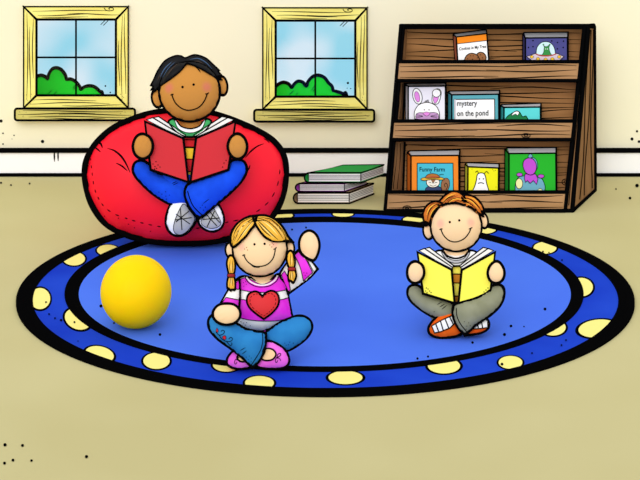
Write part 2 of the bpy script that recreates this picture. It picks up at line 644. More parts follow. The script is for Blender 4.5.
# ---- windows
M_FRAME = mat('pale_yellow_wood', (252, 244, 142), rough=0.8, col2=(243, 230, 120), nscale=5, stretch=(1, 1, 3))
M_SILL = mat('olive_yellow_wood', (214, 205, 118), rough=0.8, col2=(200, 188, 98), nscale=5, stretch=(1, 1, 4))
def glass_material():
    m = bpy.data.materials.new('window_glass'); m.use_nodes = True
    nt = m.node_tree; nt.nodes.clear()
    out = nt.nodes.new('ShaderNodeOutputMaterial'); tr = nt.nodes.new('ShaderNodeBsdfTransparent'); gl = nt.nodes.new('ShaderNodeBsdfGlossy')
    mx = nt.nodes.new('ShaderNodeMixShader'); mx.inputs[0].default_value = 0.012
    tr.inputs['Color'].default_value = (0.97, 0.99, 1.0, 1); gl.inputs['Roughness'].default_value = 0.05
    nt.links.new(tr.outputs[0], mx.inputs[1]); nt.links.new(gl.outputs[0], mx.inputs[2]); nt.links.new(mx.outputs[0], out.inputs[0])
    return m
GLASS = glass_material()
def grain_h(mb, pl, x0, x1, y, amp, w, d, bulge=None):
    pts = []
    k = max(4, int((x1 - x0) / 6))
    ph = random.random() * 6
    for i in range(k + 1):
        t = i / k
        yy = y + amp * math.sin(ph + t * 4.5) + (bulge or 0) * math.sin(math.pi * t)
        pts.append((x0 + (x1 - x0) * t, yy))
    mb.stroke(pl, pts, w * 1.35, d=d, taper=True, smooth=True)
def grain_v(mb, pl, x, y0, y1, amp, w, d):
    ph = random.random() * 6
    k = max(4, int(abs(y1 - y0) / 6))
    mb.stroke(pl, [(x + amp * math.sin(ph + 4.5 * i / k), y0 + (y1 - y0) * i / k) for i in range(k + 1)], w * 1.35, d=d, taper=True, smooth=True)

for wi, w in enumerate(WINS):
    x0, y0, x1, y1 = w['o']; gx0, gy0, gx1, gy1 = w['g']
    root = empty('window_%d' % (wi + 1), Vector((wx((x0 + x1) / 2), YW, wz(y1))), kind='structure')
    TH = 0.018
    quads = {'top': [(x0, y0), (x1, y0), (gx1, gy0), (gx0, gy0)], 'bottom': [(gx0, gy1), (gx1, gy1), (x1, y1), (x0, y1)],
             'left': [(x0, y0), (gx0, gy0), (gx0, gy1), (x0, y1)], 'right': [(gx1, gy0), (x1, y0), (x1, y1), (gx1, gy1)]}
    for side, q in quads.items():
        mb = MB()
        mb.slab(WP, -0.010, TH, q, M_FRAME)
        mb.tube([WP.P(a, b, TH) for a, b in q], 1.2 * S_W, INK, WP.n, sides=6)
        e = TH + .001
        if side == 'top':
            grain_h(mb, WP, x0 + 9, x1 - 16, y0 + 4.2, .5, .7, e); grain_h(mb, WP, x0 + 14, x1 - 30, y0 + 8.2, .9, .7, e); grain_h(mb, WP, x0 + 44, x1 - 8, y0 + 7.6, .7, .7, e); grain_h(mb, WP, x0 + 18, x1 - 40, y0 + 10.6, .4, .6, e)
            kx, ky = x1 - 19.5, y0 + 2.6
            mb.stroke(WP, [(kx - 4.6, ky - 1.4), (kx - 3, ky + .8), (kx, ky + 1.6), (kx + 4.3, ky + 1), (kx + 4.4, ky - .9), (kx + 2, ky - 1.6), (kx, ky - .6), (kx + 1.4, ky + .2)], .8, d=e, smooth=True)
        elif side == 'bottom':
            grain_h(mb, WP, gx0 - 3, gx1 - 20, y1 - 8, .6, .7, e); grain_h(mb, WP, gx0 - 7, gx1 - 6, y1 - 4.6, 1.0, .7, e); grain_h(mb, WP, gx0 + 26, gx1 + 6, y1 - 2.6, .6, .7, e)
        elif side == 'left':
            for xx, a, b in ((x0 + 3.6, y0 + 6, y1 - 8), (x0 + 6.4, y0 + 20, y1 - 9), (x0 + 9.4, y0 + 12, y1 - 30)): grain_v(mb, WP, xx, a, b, .6, .7, e)
        else:
            for xx, a, b in ((x1 - 3.2, y0 + 7, y1 - 14), (x1 - 6.4, y0 + 9, y1 - 8), (x1 - 9.2, y0 + 34, y1 - 22)): grain_v(mb, WP, xx, a, b, .7, .7, e)
        if side in ('left', 'right', 'bottom'):
            for k in range(5):
                xx = random.uniform(x0 + 2, x0 + 8) if side != 'right' else random.uniform(x1 - 8, x1 - 2)
                mb.flat(WP, e, ell(xx, random.uniform(y1 - 14, y1 - 6) if side != 'bottom' else random.uniform(y1 - 5, y1 - 2), .35, .35, n=6), INK)
        mb.build('frame_board', root, sharp=30)
    mb = MB()
    mb.slab(WP, 0.002, 0.005, [(gx0, gy0), (gx1, gy0), (gx1, gy1), (gx0, gy1)], GLASS)
    for a, b in (((-7.8, 1.2), (-12.6, 6.0)), ((-10.8, .9), (-15.2, 5.2))):  # ink ticks that draw a glass reflection onto the pane
        mb.stroke(WP, [(gx1 + a[0], gy0 + a[1]), (gx1 + b[0], gy0 + b[1])], .8, d=0.006)
    for k, (dx, dy, r) in enumerate([(-10.5, -9.3, .9), (-13.2, -3.6, .8), (-5.6, -2.8, .8)] if wi == 0 else [(-7.4, -13.6, 1.2), (-4.6, -8, .6), (-8.2, -8.4, .5)]):
        mb.flat(WP, 0.006, ell(gx1 + dx, gy1 + dy, r, r, n=8), INK)
    mb.build('pane', root, sharp=30)
    mb = MB()
    mb.slab(WP, -0.008, 0.013, [(w['vx'] - .95, gy0), (w['vx'] + .95, gy0), (w['vx'] + .95, gy1), (w['vx'] - .95, gy1)], INK)
    mb.slab(WP, -0.008, 0.012, [(gx0, w['hy'] - .95), (gx1, w['hy'] - .95), (gx1, w['hy'] + .95), (gx0, w['hy'] + .95)], INK)
    mb.build('muntin', root, sharp=30)
    mb = MB()
    sx0, sy0, sx1, sy1 = w['s']
    q = []
    for cx_, cy_, a0 in ((sx1 - 2.4, sy0 + 2.4, -90), (sx1 - 2.4, sy1 - 2.4, 0), (sx0 + 2.4, sy1 - 2.4, 90), (sx0 + 2.4, sy0 + 2.4, 180)):
        q += [(cx_ + 2.4 * math.cos(math.radians(a0 + t)), cy_ + 2.4 * math.sin(math.radians(a0 + t))) for t in (0, 30, 60, 90)]
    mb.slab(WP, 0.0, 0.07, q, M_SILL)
    mb.tube([WP.P(a, b, .07) for a, b in q], 1.1 * S_W, INK, WP.n, sides=6)
    for yy, a, b in ((sy0 + 2.6, 8, -12), (sy0 + 5.2, 3, -40), (sy0 + 6.0, 44, -4), (sy0 + 8.4, 14, -8), (sy0 + 9.8, 30, -30)):
        grain_h(mb, WP, sx0 + a, sx1 + b, yy, .7, .75, .071)
    for k in range(6):
        mb.flat(WP, .071, ell(random.choice([sx0 + random.uniform(4, 14), sx1 - random.uniform(4, 16)]), random.uniform(sy0 + 3, sy1 - 3), .35, .35, n=6), INK)
    mb.build('sill', root, sharp=30)

# ================================================================= THE RUG
M_BAND = mat('rug_royal_blue', (20, 58, 196), rough=0.95, spec=0.05, col2=(30, 72, 208), nscale=2.0)
M_CENTRE = mat('rug_light_blue', (80, 124, 246), rough=0.95, spec=0.05, col2=(74, 116, 240), nscale=1.2)
M_DOT = mat('rug_pale_yellow', (250, 240, 142), rough=0.95, spec=0.05)
def ring_ellipse(left, right, front, back):
    yf, yb = fl(320, front).y, fl(320, back).y
    yc = (yf + yb) / 2
    return ((left + right) / 2 - 320) * yc / F, yc, (right - left) / 2 * yc / F, (yb - yf) / 2
E1 = ring_ellipse(18.5, 632, 397.5, 211)
E2 = ring_ellipse(35, 616, 391, 215.5)
E3 = ring_ellipse(66, 582, 374.5, 219)
E4 = ring_ellipse(80, 569.5, 369.5, 225)
def ept(E, a): return Vector((E[0] + E[2] * math.cos(a), E[1] + E[3] * math.sin(a), 0))
def ring_solid(mb, Eo, Ei, z0, z1, m, n=160):
    vs, fs = [], []
    for k in range(n):
        a = 2 * math.pi * k / n
        o = ept(Eo, a); i = ept(Ei, a) if Ei else None
        mid_z = z1
        vs += [Vector((o.x, o.y, z0)), Vector((o.x, o.y, z1)), Vector((i.x, i.y, z1)) if i else None, Vector((i.x, i.y, z0)) if i else None]
    if Ei:
        for k in range(n):
            j = (k + 1) % n
            for q in range(4):
                q2 = (q + 1) % 4
                fs.append((4 * k + q, 4 * j + q, 4 * j + q2, 4 * k + q2))
        mb.add(vs, fs, m)
    else:
        v = [p for p in vs if p is not None]
        for k in range(n):
            j = (k + 1) % n
            fs.append((2 * k, 2 * j, 2 * j + 1, 2 * k + 1))
        fs.append(tuple(2 * k + 1 for k in range(n)))
        fs.append(tuple(2 * k for k in range(n))[::-1])
        mb.add(v, fs, m)
rug = empty('round_rug', (E1[0], E1[1], 0), 'round royal blue rug with pale yellow dots and black rings on the floor', 'rug')
mb = MB(); ring_solid(mb, E2, None, 0.0, 0.010, M_BAND)
RP = FloorPlane(0.0)
def dot(cx, cy, rx, ry, rot=0.0):
    # an oval patch woven into the band, kept inside the rug
    P = [fl(x, y, 0) for x, y in ell(cx, cy, rx, ry, rot, 30)]
    def clip(p, E, k, grow=False):
        v = Vector(((p.x - E[0]) / E[2], (p.y - E[1]) / E[3])); L = v.length
        if L > k: v = v * (k / L)
        return Vector((E[0] + v.x * E[2], E[1] + v.y * E[3], 0))
    P = [clip(p, E1, 0.985) for p in P]
    c = sum(P, Vector()) / len(P)
    for k, z, m in ((1.0, 0.0108, INK), (0.85, 0.0114, M_DOT)):
        Q = [c + (p - c) * k + Vector((0, 0, z)) for p in P]
        mb.add(Q, [tuple(range(len(Q)))], m)
for dd in [(40, 301, 12, 12.5), (74, 261, 13, 8), (78, 321.5, 16, 12, .4), (108, 252.5, 13, 6.5), (99.5, 357, 17, 9.5, .2), (156.5, 363.5, 15.5, 9.5), (226.5, 367.5, 16, 8),
           (259.5, 385.5, 17, 8), (345.5, 380.2, 20, 7.8), (400, 399, 12, 3.4), (444, 368.5, 19, 9), (510.5, 365, 14, 7.6), (553, 330, 15, 9.5), (598, 331, 23, 10.5, -.1),
           (581, 289.5, 14, 11), (545, 250, 13.5, 7), (484, 231.5, 14, 5.2), (414, 221.5, 13, 3.6), (343, 216.3, 12, 3), (281, 217.5, 14, 4), (366, 384, .1, .1)]:
    dot(*dd)
class RugBand(FloorPlane): pass
specks(mb, RugBand(0.0116), [(49, 314, .9), (55, 318, .9), (61, 320, 1.2), (46, 302, .9), (74.5, 322, 1), (78, 341, .6), (101, 306, .1), (562, 260, .9), (532, 353, .9), (561.5, 345, .9), (566, 340, .9), (502, 364, 1.4), (543, 251.5, .9), (549, 252.5, .7)])
mb.build('rug_border', rug, sharp=30)
mb = MB(); ring_solid(mb, E1, E2, 0.0, 0.013, INK); ring_solid(mb, E3, E4, 0.0102, 0.0135, INK)
mb.build('rug_edging', rug, sharp=30)
mb = MB(); ring_solid(mb, E4, None, 0.0102, 0.0142, M_CENTRE)
specks(mb, RugBand(0.0128), [(101, 306, 1.6), (114, 323, 1), (139, 326.5, 1), (160, 334.5, 1.4), (545, 309, 1.5), (511, 326, 1.4), (504.5, 334.5, 1.6), (524, 326.5, .8), (472.5, 342.5, 1.3), (417.5, 358.5, 1.2), (428, 356.5, 1.1), (292, 229.5, 1), (306, 227.5, 1)])
mb.build('rug_centre', rug, sharp=30)

# ================================================================= THE BALL
M_BALL = mat('yellow_orange_rubber', (255, 209, 0), rough=0.6, spec=0.1)
_b = M_BALL.node_tree.nodes['Principled BSDF']
_b.inputs['Subsurface Weight'].default_value = 0.55; _b.inputs['Subsurface Radius'].default_value = (1.0, 0.25, 0.02); _b.inputs['Subsurface Scale'].default_value = 0.07
mb = MB()
BY = 10.5; BR = 36.4 * BY / F * 0.975
bc = Vector(((136 - 320) * BY / F, BY, RUG_Z + BR))
mb.ball(bc, BR, M_BALL, 64, 40)
tag(mb.build('ball', loc=Vector((bc.x, bc.y, RUG_Z))), 'plain yellow orange ball resting on the left of the blue rug', 'ball')
# ================================================================= THE BOOKCASE
M_FASCIA = mat('bookcase_light_brown', (176, 134, 92), rough=0.8, col2=(158, 118, 76), nscale=3.0, stretch=(1, 1, 5))
M_BACK = mat('bookcase_mid_brown', (172, 122, 74), rough=0.85, col2=(148, 104, 60), nscale=3.0, stretch=(1, 1, 5))
M_SIDE = mat('bookcase_side_brown', (150, 110, 70), rough=0.85, col2=(130, 92, 56), nscale=3.0, stretch=(5, 5, 1))
BK = Plane(490, 120, 212.4, 0.0, lean=math.atan(0.35 / 0.94))
shelf = empty('bookcase', fl(478, 205, 0), 'dark brown wooden display bookcase with three sloping shelves of picture books', 'bookcase')
def lx(y): return 400.7 + (385.0 - 400.7) * (y - 26) / (211 - 26)     # outer left line
def rx(y): return 584.6 + (565.0 - 584.6) * (y - 26) / (209 - 26)     # inner line of the right panel
def rx2(y): return 588.2 + (572.2 - 588.2) * (y - 26) / (211 - 26)    # outer front line of the right panel
DB = -0.14
# back panel
mb = MB()
mb.slab(BK, DB - .02, DB, [(402, 27), (586, 27), (580, 200), (402, 200)], M_BACK)
e = DB + .001
def knot(mb, pl, x, y, rxx, ryy, d, w=1.0):
    mb.stroke(pl, ell(x, y, rxx, ryy, n=14) + [(x + rxx, y)], w, d=d)
    mb.stroke(pl, ell(x, y, rxx * .45, ryy * .45, n=10) + [(x + rxx * .45, y)], w, d=d)
rows = [(30, 60, 404, 583), (83, 119.5, 405, 579), (142, 190, 404, 574)]
for (a, b, x0, x1) in rows:
    ys = np.linspace(a + 3, b - 3, int((b - a) / 5.2))
    for y in ys:
        cut = random.uniform(.25, .7)
        grain_h(mb, BK, x0 + 1, x0 + (x1 - x0) * cut, y + random.uniform(-1, 1), random.uniform(.4, 1.6), 1.0, e)
        grain_h(mb, BK, x0 + (x1 - x0) * (cut - .12), x1 - 2, y + random.uniform(-1, 2.5), random.uniform(.4, 1.8), 1.0, e)
knot(mb, BK, 565.5, 182, 3.6, 3, e); knot(mb, BK, 566, 171.5, 0.1, .1, e)
for x, y in ((406.5, 31), (583, 31), (406.5, 145)): mb.flat(BK, e + .001, ell(x, y, 1, 1, n=8), INK)
mb.build('back_panel', shelf, sharp=30)

# side panels
def side_panel(front_outer, front_inner, back_inner_d, back_outer, name='side_panel'):
    pass
yb_ = 12.98
def at_y(px, py, Y): return Vector(((px - 320) * Y / F, Y, HC - (py - YH) * Y / F))
mb = MB()
c = [BK.P(lx(26), 26), BK.P(lx(26) + 3, 26), BK.P(lx(211) + 3.4, 211), BK.P(lx(211), 211),
     at_y(404, 26, yb_), at_y(407, 26, yb_), Vector((at_y(405.5, 26, yb_).x, yb_, 0.002)), Vector((at_y(402.5, 26, yb_).x, yb_, 0.002))]
mb.hexa(c, M_SIDE)
mb.edges(c, [(0, 3), (1, 2), (0, 4), (3, 7), (4, 7)], 1.8 * BK.s)
# inner face seen in the two lower bays
for (ya, yb2) in ((83, 119.5), (142, 190.5), (30, 60)):
    q = [BK.P(lx(ya) + 3, ya, -.004), BK.P(404.2, ya, DB + .002), BK.P(402.6, yb2, DB + .002), BK.P(lx(yb2) + 3.3, yb2, -.004)]
    mb.add(q + [p + Vector((-.004, 0, 0)) for p in q], [(0, 1, 2, 3), (7, 6, 5, 4)], M_SIDE)
    mb.tube([q[1], q[2]], 1.7 * BK.s, INK, BK.n, closed=False, sides=6)
    for k in (.3, .62):
        pts = [q[0].lerp(q[1], k + .06 * math.sin(t * 5)).lerp(q[3].lerp(q[2], k + .06 * math.sin(t * 5)), t) + BK.n * .003 for t in np.linspace(.03, .97, 9)]
        mb.tube(pts, .45 * BK.s, INK, BK.n, closed=False, sides=5)
mb.build('side_panel', shelf, sharp=30)
mb = MB()
c = [BK.P(rx(26), 26), BK.P(rx2(26), 26), BK.P(rx2(211), 211), BK.P(rx(211), 211),
     at_y(587, 26, yb_), at_y(594, 26.5, yb_), Vector((at_y(595.0, 195, HC * F / 595).x, yb_, 0.002)), Vector((at_y(588, 195, HC * F / 595).x, yb_, 0.002))]
c[6] = Vector((c[5].x + .004, yb_, .002))
mb.hexa(c, M_SIDE)
mb.edges(c, [(0, 3), (1, 2), (5, 6), (2, 6), (1, 5), (0, 1), (3, 2)], 2.3 * BK.s)
for k in (.3, .55, .8):                      # grain of the outer side
    pts = []
    for t in np.linspace(.02, .97, 14):
        kk = min(.95, max(.05, k + .07 * math.sin(t * 7 + k * 9)))
        pts.append(c[1].lerp(c[5], kk).lerp(c[2].lerp(c[6], kk), t) + Vector((.002, -.002, 0)))
    mb.tube(pts, .5 * BK.s, INK, BK.n, closed=False, sides=5)
for k in (.5,):
    pts = [c[0].lerp(c[1], k).lerp(c[3].lerp(c[2], k + .1 * math.sin(t * 6)), t) + BK.n * .002 for t in np.linspace(.1, .97, 10)]
    mb.tube(pts, .45 * BK.s, INK, BK.n, closed=False, sides=5)
mb.build('side_panel', shelf, sharp=30)
# top board
mb = MB()
c = [BK.P(lx(26) - .3, 25.3), BK.P(rx2(26), 25.3), BK.P(rx2(30), 29.4), BK.P(lx(30), 29.4),
     at_y(404, 24.8, yb_), at_y(594, 24.8, yb_), at_y(594, 29, yb_), at_y(404, 29, yb_)]
mb.hexa(c, INK)
mb.edges(c, [(0, 1), (1, 5)], 1.6 * BK.s)
mb.build('top_board', shelf, sharp=30)
# lips and the shelf boards behind them
for (ya, yb2, kx) in ((61.6, 80.6, None), (121, 139.6, (526, 135.6)), (192, 210.6, (407, 208))):
    mb = MB()
    q = [(lx(ya) + .3, ya), (rx(ya) - .3, ya), (rx(yb2) - .3, yb2), (lx(yb2) + .3, yb2)]
    if ya > 190: q = [(lx(ya) + .3, ya), (rx(ya) + 0, ya), (rx(yb2) + 0, yb2), (lx(yb2) + .3, yb2)]
    mb.slab(BK, -.02, .012, q, M_FASCIA)
    mb.tube([BK.P(*q[0], .012), BK.P(*q[1], .012)], 1.9 * BK.s, INK, BK.n, closed=False)
    mb.tube([BK.P(*q[3], .012), BK.P(*q[2], .012)], 1.9 * BK.s, INK, BK.n, closed=False)
    mb.tube([BK.P(*q[0], .012), BK.P(*q[3], .012)], 1.5 * BK.s, INK, BK.n, closed=False)
    mb.tube([BK.P(*q[1], .012), BK.P(*q[2], .012)], 1.5 * BK.s, INK, BK.n, closed=False)
    for y in np.linspace(ya + 4, yb2 - 3.5, 3):
        cut = random.uniform(.3, .7)
        grain_h(mb, BK, q[0][0] + 2, q[0][0] + 180 * cut, y + random.uniform(-1, 1), random.uniform(.4, 1.4), 1.0, .013)
        grain_h(mb, BK, q[0][0] + 180 * cut - 14, q[1][0] - 4, y + random.uniform(-1, 1), random.uniform(.4, 1.4), 1.0, .013)
    if kx: knot(mb, BK, kx[0], kx[1], 4.2, 2.2, .013)
    mb.build('shelf_lip', shelf, sharp=30)
    mb = MB()
    yt = yb2 - 5
    c = [BK.P(lx(yt) + 4, yt, -.02), BK.P(rx(yt), yt, -.02), BK.P(rx(yt), yt + 3, -.02), BK.P(lx(yt) + 4, yt + 3, -.02),
         BK.P(405, yt, DB), BK.P(rx(yt) + 1, yt, DB), BK.P(rx(yt) + 1, yt + 3, DB), BK.P(405, yt + 3, DB)]
    mb.hexa(c, M_BACK)
    mb.build('shelf_board', shelf, sharp=30)

# ---- picture books on the bookcase
GREY = mat('page_grey', (208, 208, 213), rough=0.9)
SPINE_W = mat('page_white', (245, 243, 240), rough=0.9)
def M(name, *c): return mat('print_' + name, c, rough=0.7, spec=0.15)
DF, DBK = -0.06, -0.105
def picture_book(front, top, spine, bottom_row, cover_m, spine_m, label, art, pages_m=GREY):
    """front: tl, tr of the cover; br, bl; top: tl, tr of the back edge of the page block; spine: x of the left edge"""
    (a, b, c, d) = front
    root = empty('picture_book', BK.P((d[0] + c[0]) / 2, bottom_row, (DF + DBK) / 2), label, 'book', 'picture books on the bookcase')
    mb = MB()
    mb.slab(BK, DF - .004, DF, [a, b, c, d], cover_m)
    mb.tube([BK.P(*p, DF) for p in (a, b, c, d)], .8 * BK.s, INK, BK.n, sides=6)
    # spine strip and back board
    s0, s1 = spine
    hx = [BK.P(s0[0], s0[1], DBK), BK.P(a[0], a[1], DF), BK.P(d[0], d[1], DF), BK.P(s1[0], s1[1], DBK),
          BK.P(s0[0] + 2, s0[1], DBK), BK.P(a[0] + .5, a[1], DF - .006), BK.P(d[0] + .5, d[1], DF - .006), BK.P(s1[0] + 2, s1[1], DBK)]
    mb.hexa(hx, spine_m)
    mb.edges(hx, [(0, 3), (0, 1)], .75 * BK.s)
    mb.slab(BK, DBK - .004, DBK, [top[0], top[1], (c[0] + .6, c[1]), (s1[0], s1[1])], cover_m)
    mb.tube([BK.P(*p, DBK) for p in (s0, top[0], top[1], (c[0] + .6, c[1]))], .8 * BK.s, INK, BK.n, closed=False, sides=6)
    art(mb)
    mb.build('cover', root, sharp=30)
    mb = MB()
    hx = [BK.P(a[0] + .6, a[1] - .2, DF - .006), BK.P(b[0] - .6, b[1] - .2, DF - .006), BK.P(c[0] - .6, c[1], DF - .006), BK.P(d[0] + .8, d[1], DF - .006),
          BK.P(top[0][0] + .4, top[0][1] + .5, DBK + .002), BK.P(top[1][0] - .8, top[1][1] + .5, DBK + .002), BK.P(c[0], c[1], DBK + .002), BK.P(s1[0] + 2.2, d[1], DBK + .002)]
    mb.hexa(hx, pages_m)
    mb.build('pages', root, sharp=30)
    return root
L0 = DF + .0012
def lay(k): return L0 + .0012 * k
BLACK = INK
WHITE = M('white', 250, 250, 250)
# 1 cookies
def art_cookies(mb):
    O = M('orange', 250, 140, 20); BR_ = M('cookie', 150, 98, 58)
    mb.flat(BK, lay(0), [(456.9, 37.5), (486.5, 34.2), (487.1, 40.3), (457.6, 43.8)], O)
    mb.stroke(BK, [(457.6, 43.8), (487.2, 40.4)], .7, d=lay(0))
    mb.flat(BK, lay(1), spline([(477, 60.5, 1), (476.5, 55), (479.5, 52.3), (483.5, 53), (486, 56.5), (485.6, 60.5, 1)]), BR_, line=1.0)
    mb.flat(BK, lay(2), spline([(464.2, 60.5, 1), (466, 56.3), (469.5, 53.6), (473.4, 53.4), (477.6, 55.6), (480, 60.5, 1)]), BR_, line=1.0)
    for x, y in ((467.6, 58.6), (470.6, 55.8), (473.2, 55.8), (472.6, 59.2), (477.4, 57.8), (480.5, 54.8), (482.6, 57.8)): mb.flat(BK, lay(3), ell(x, y, .55, .45, n=8), BLACK)
    text_on(mb, BK, lay(1), 'Cookies in My Tree', 459.0, 50.4, 4.3, BLACK, slope=-.1, squash=.78)
picture_book([(456.4, 37.0), (486.8, 33.6), (490.0, 78), (458.6, 78)], [(454.2, 33.8), (486.2, 29.6)], [(453.2, 34.6), (456.4, 78)], 78, WHITE, M('rust', 168, 92, 66),
             'white and orange picture book with two cookies on its cover', art_cookies)
# 2 flying saucer
def art_saucer(mb):
    NV = None
    GL_ = M('dome', 206, 236, 240); GN = M('alien', 52, 140, 70); LI = M('lilac', 214, 196, 206); YE = M('lamp', 246, 196, 48); RD = M('rim', 190, 50, 60)
    for x, y in ((528.5, 47.5), (533, 46.6), (533, 40.6), (551.8, 40.9), (557.5, 42.5), (563.2, 47.5), (557.4, 48.8), (563.5, 41.2)): mb.flat(BK, lay(0), ell(x, y, .8, .8, n=8), BLACK)
    mb.flat(BK, lay(1), spline([(536, 55, 1), (537, 47.5), (541, 42.8), (546, 41.6), (551, 43.2), (554.4, 48), (555.6, 55, 1)]), GL_, line=.8)
    mb.flat(BK, lay(2), spline([(541.5, 55.4, 1), (543.5, 52.5), (544, 49), (544.2, 47), (543.4, 45), (544.8, 46.4), (547, 46.4), (549.6, 45), (549, 47.5), (549.4, 50), (550.2, 52.6), (552, 55.4, 1)]), GN, line=.5)
    for x in (545.8, 547.6): mb.flat(BK, lay(3), ell(x, 49, .5, .5, n=8), WHITE)
    for x in (543.4, 549.7): mb.flat(BK, lay(3), ell(x, 44.6, .8, .8, n=8), GN)
    mb.flat(BK, lay(3), [(526.5, 56.6), (535.5, 53.4), (540, 55.4), (547, 55.9), (553, 55), (557, 53.4), (564, 56.4), (559, 61), (533, 61)], LI, line=.8)
    mb.stroke(BK, [(536, 54), (540, 55.4), (546, 55.9), (552, 55.2), (556, 53.8)], 1.1, d=lay(4), m=RD, smooth=True)
    for x, y in ((531.8, 56.8), (538, 58.8), (545.6, 59.4), (552.4, 59), (559.2, 56.8)): mb.flat(BK, lay(5), ell(x, y, 1.7, 1.4, n=12), YE, line=.4)
picture_book([(525.4, 38.0), (567.4, 37.6), (567.6, 78), (525.6, 78)], [(524.2, 32.6), (568, 32.2)], [(522.8, 34), (522.8, 78)], 78, M('navy', 74, 74, 138), M('dark_navy', 54, 54, 104),
             'navy picture book with a green alien in a flying saucer', art_saucer)
# 3 rabbit
def art_rabbit(mb):
    PK = M('ear_pink', 226, 138, 222); MV = M('mauve', 194, 150, 200)
    mb.flat(BK, lay(0), ell(417.4, 96.2, 4.6, 8.0, -.22), WHITE, line=.8)
    mb.flat(BK, lay(1), ell(417.2, 96.8, 2.5, 5.4, -.22), PK, line=.4)
    mb.flat(BK, lay(0), spline([(432.6, 103), (432.3, 96), (434.5, 90.2), (438.2, 88.8), (441, 91.5), (440.6, 97), (438, 103.6)]), WHITE, line=.8)
    mb.flat(BK, lay(1), spline([(433.4, 97.5), (438.4, 96.8), (437, 101.6), (434.4, 103)]), PK, line=.4)
    mb.flat(BK, lay(2), ell(436.4, 93.2, 4.1, 4.0), WHITE, line=.7)
    mb.flat(BK, lay(3), spline([(414.6, 119, 1), (414.4, 112), (418, 105.5), (424, 102.8), (430, 102.8), (436, 106), (439.2, 112), (439.4, 119, 1)]), WHITE, line=.8)
    mb.stroke(BK, [(424.2, 102.8), (426.2, 100.4), (426.8, 102.2), (428, 99.6), (428.6, 102.4)], .6, d=lay(3))
    for x in (424.4, 429): mb.flat(BK, lay(4), ell(x, 109.8, .6, .6, n=8), BLACK)
    mb.flat(BK, lay(4), spline([(415.8, 117.6), (416.4, 114), (420, 112.6), (426.4, 113), (433.5, 112.4), (437.8, 113.8), (438.6, 118), (436, 119.2), (418, 119.2)]), MV, line=.6)
    mb.flat(BK, lay(5), spline([(423, 113.2), (426.6, 112), (430, 113.2), (428, 115.6), (425.6, 115.8)]), PK, line=.4)
    for s in (-1, 1):
        for k in (0, 1, 2): mb.stroke(BK, [(426.7 + s * 4, 116 + k * .3), (426.7 + s * 10.5, 114.4 + k * 1.7)], .4, d=lay(5))
picture_book([(408.2, 86.4), (445.4, 86.0), (445.6, 137), (408.2, 137)], [(406.6, 83.6), (445.8, 83.0)], [(405.6, 85), (405.6, 137)], 137, M('pale_lilac', 236, 234, 244), M('white_spine', 228, 226, 232),
             'white picture book with a pink eared rabbit on its cover', art_rabbit)
# 4 mystery
def art_mystery(mb):
    mb.flat(BK, lay(0), [(454.2, 99.4), (494.6, 99.0), (494.8, 121), (454.4, 121)], WHITE, line=1.0)
    mb.flat(BK, lay(1), [(454.2, 99.4), (456, 99.4), (456, 121), (454.4, 121)], GREY)
    text_on(mb, BK, lay(2), 'mystery', 456.8, 105.8, 7.6, BLACK, slope=-.01, squash=.82)
    text_on(mb, BK, lay(2), 'on the pond', 456.8, 116.0, 7.8, BLACK, slope=-.02, squash=.82)
picture_book([(451.8, 94.8), (498.6, 94.2), (499, 137), (451.8, 137)], [(449.6, 91.2), (499.6, 90.5)], [(447.9, 92.2), (447.9, 137)], 137, M('teal', 92, 170, 182), M('dark_teal', 70, 146, 158),
             'teal book titled mystery on the pond on a white panel', art_mystery)
# 5 hill
def art_hill(mb):
    GN = M('hill', 24, 120, 66)
    mb.flat(BK, lay(0), spline([(504.6, 120, 1), (508, 115.8), (513, 112.6), (517, 110.8), (520, 112.6), (522.5, 116.4), (526, 116), (528.4, 120, 1)]), GN, line=.8)
    mb.flat(BK, lay(1), spline([(511.6, 115.6), (513.4, 112.6), (516.8, 111.2), (519.2, 112.6), (517.4, 115.4), (515.6, 114)]), WHITE, line=.5)
picture_book([(504, 107.4), (540.4, 107.0), (540.6, 137), (504, 137)], [(502, 104.6), (541, 103.4)], [(500.6, 105.8), (500.6, 137)], 137, M('turquoise', 92, 214, 214), M('dark_turquoise', 60, 168, 172),
             'small turquoise book with a snow capped green hill', art_hill)
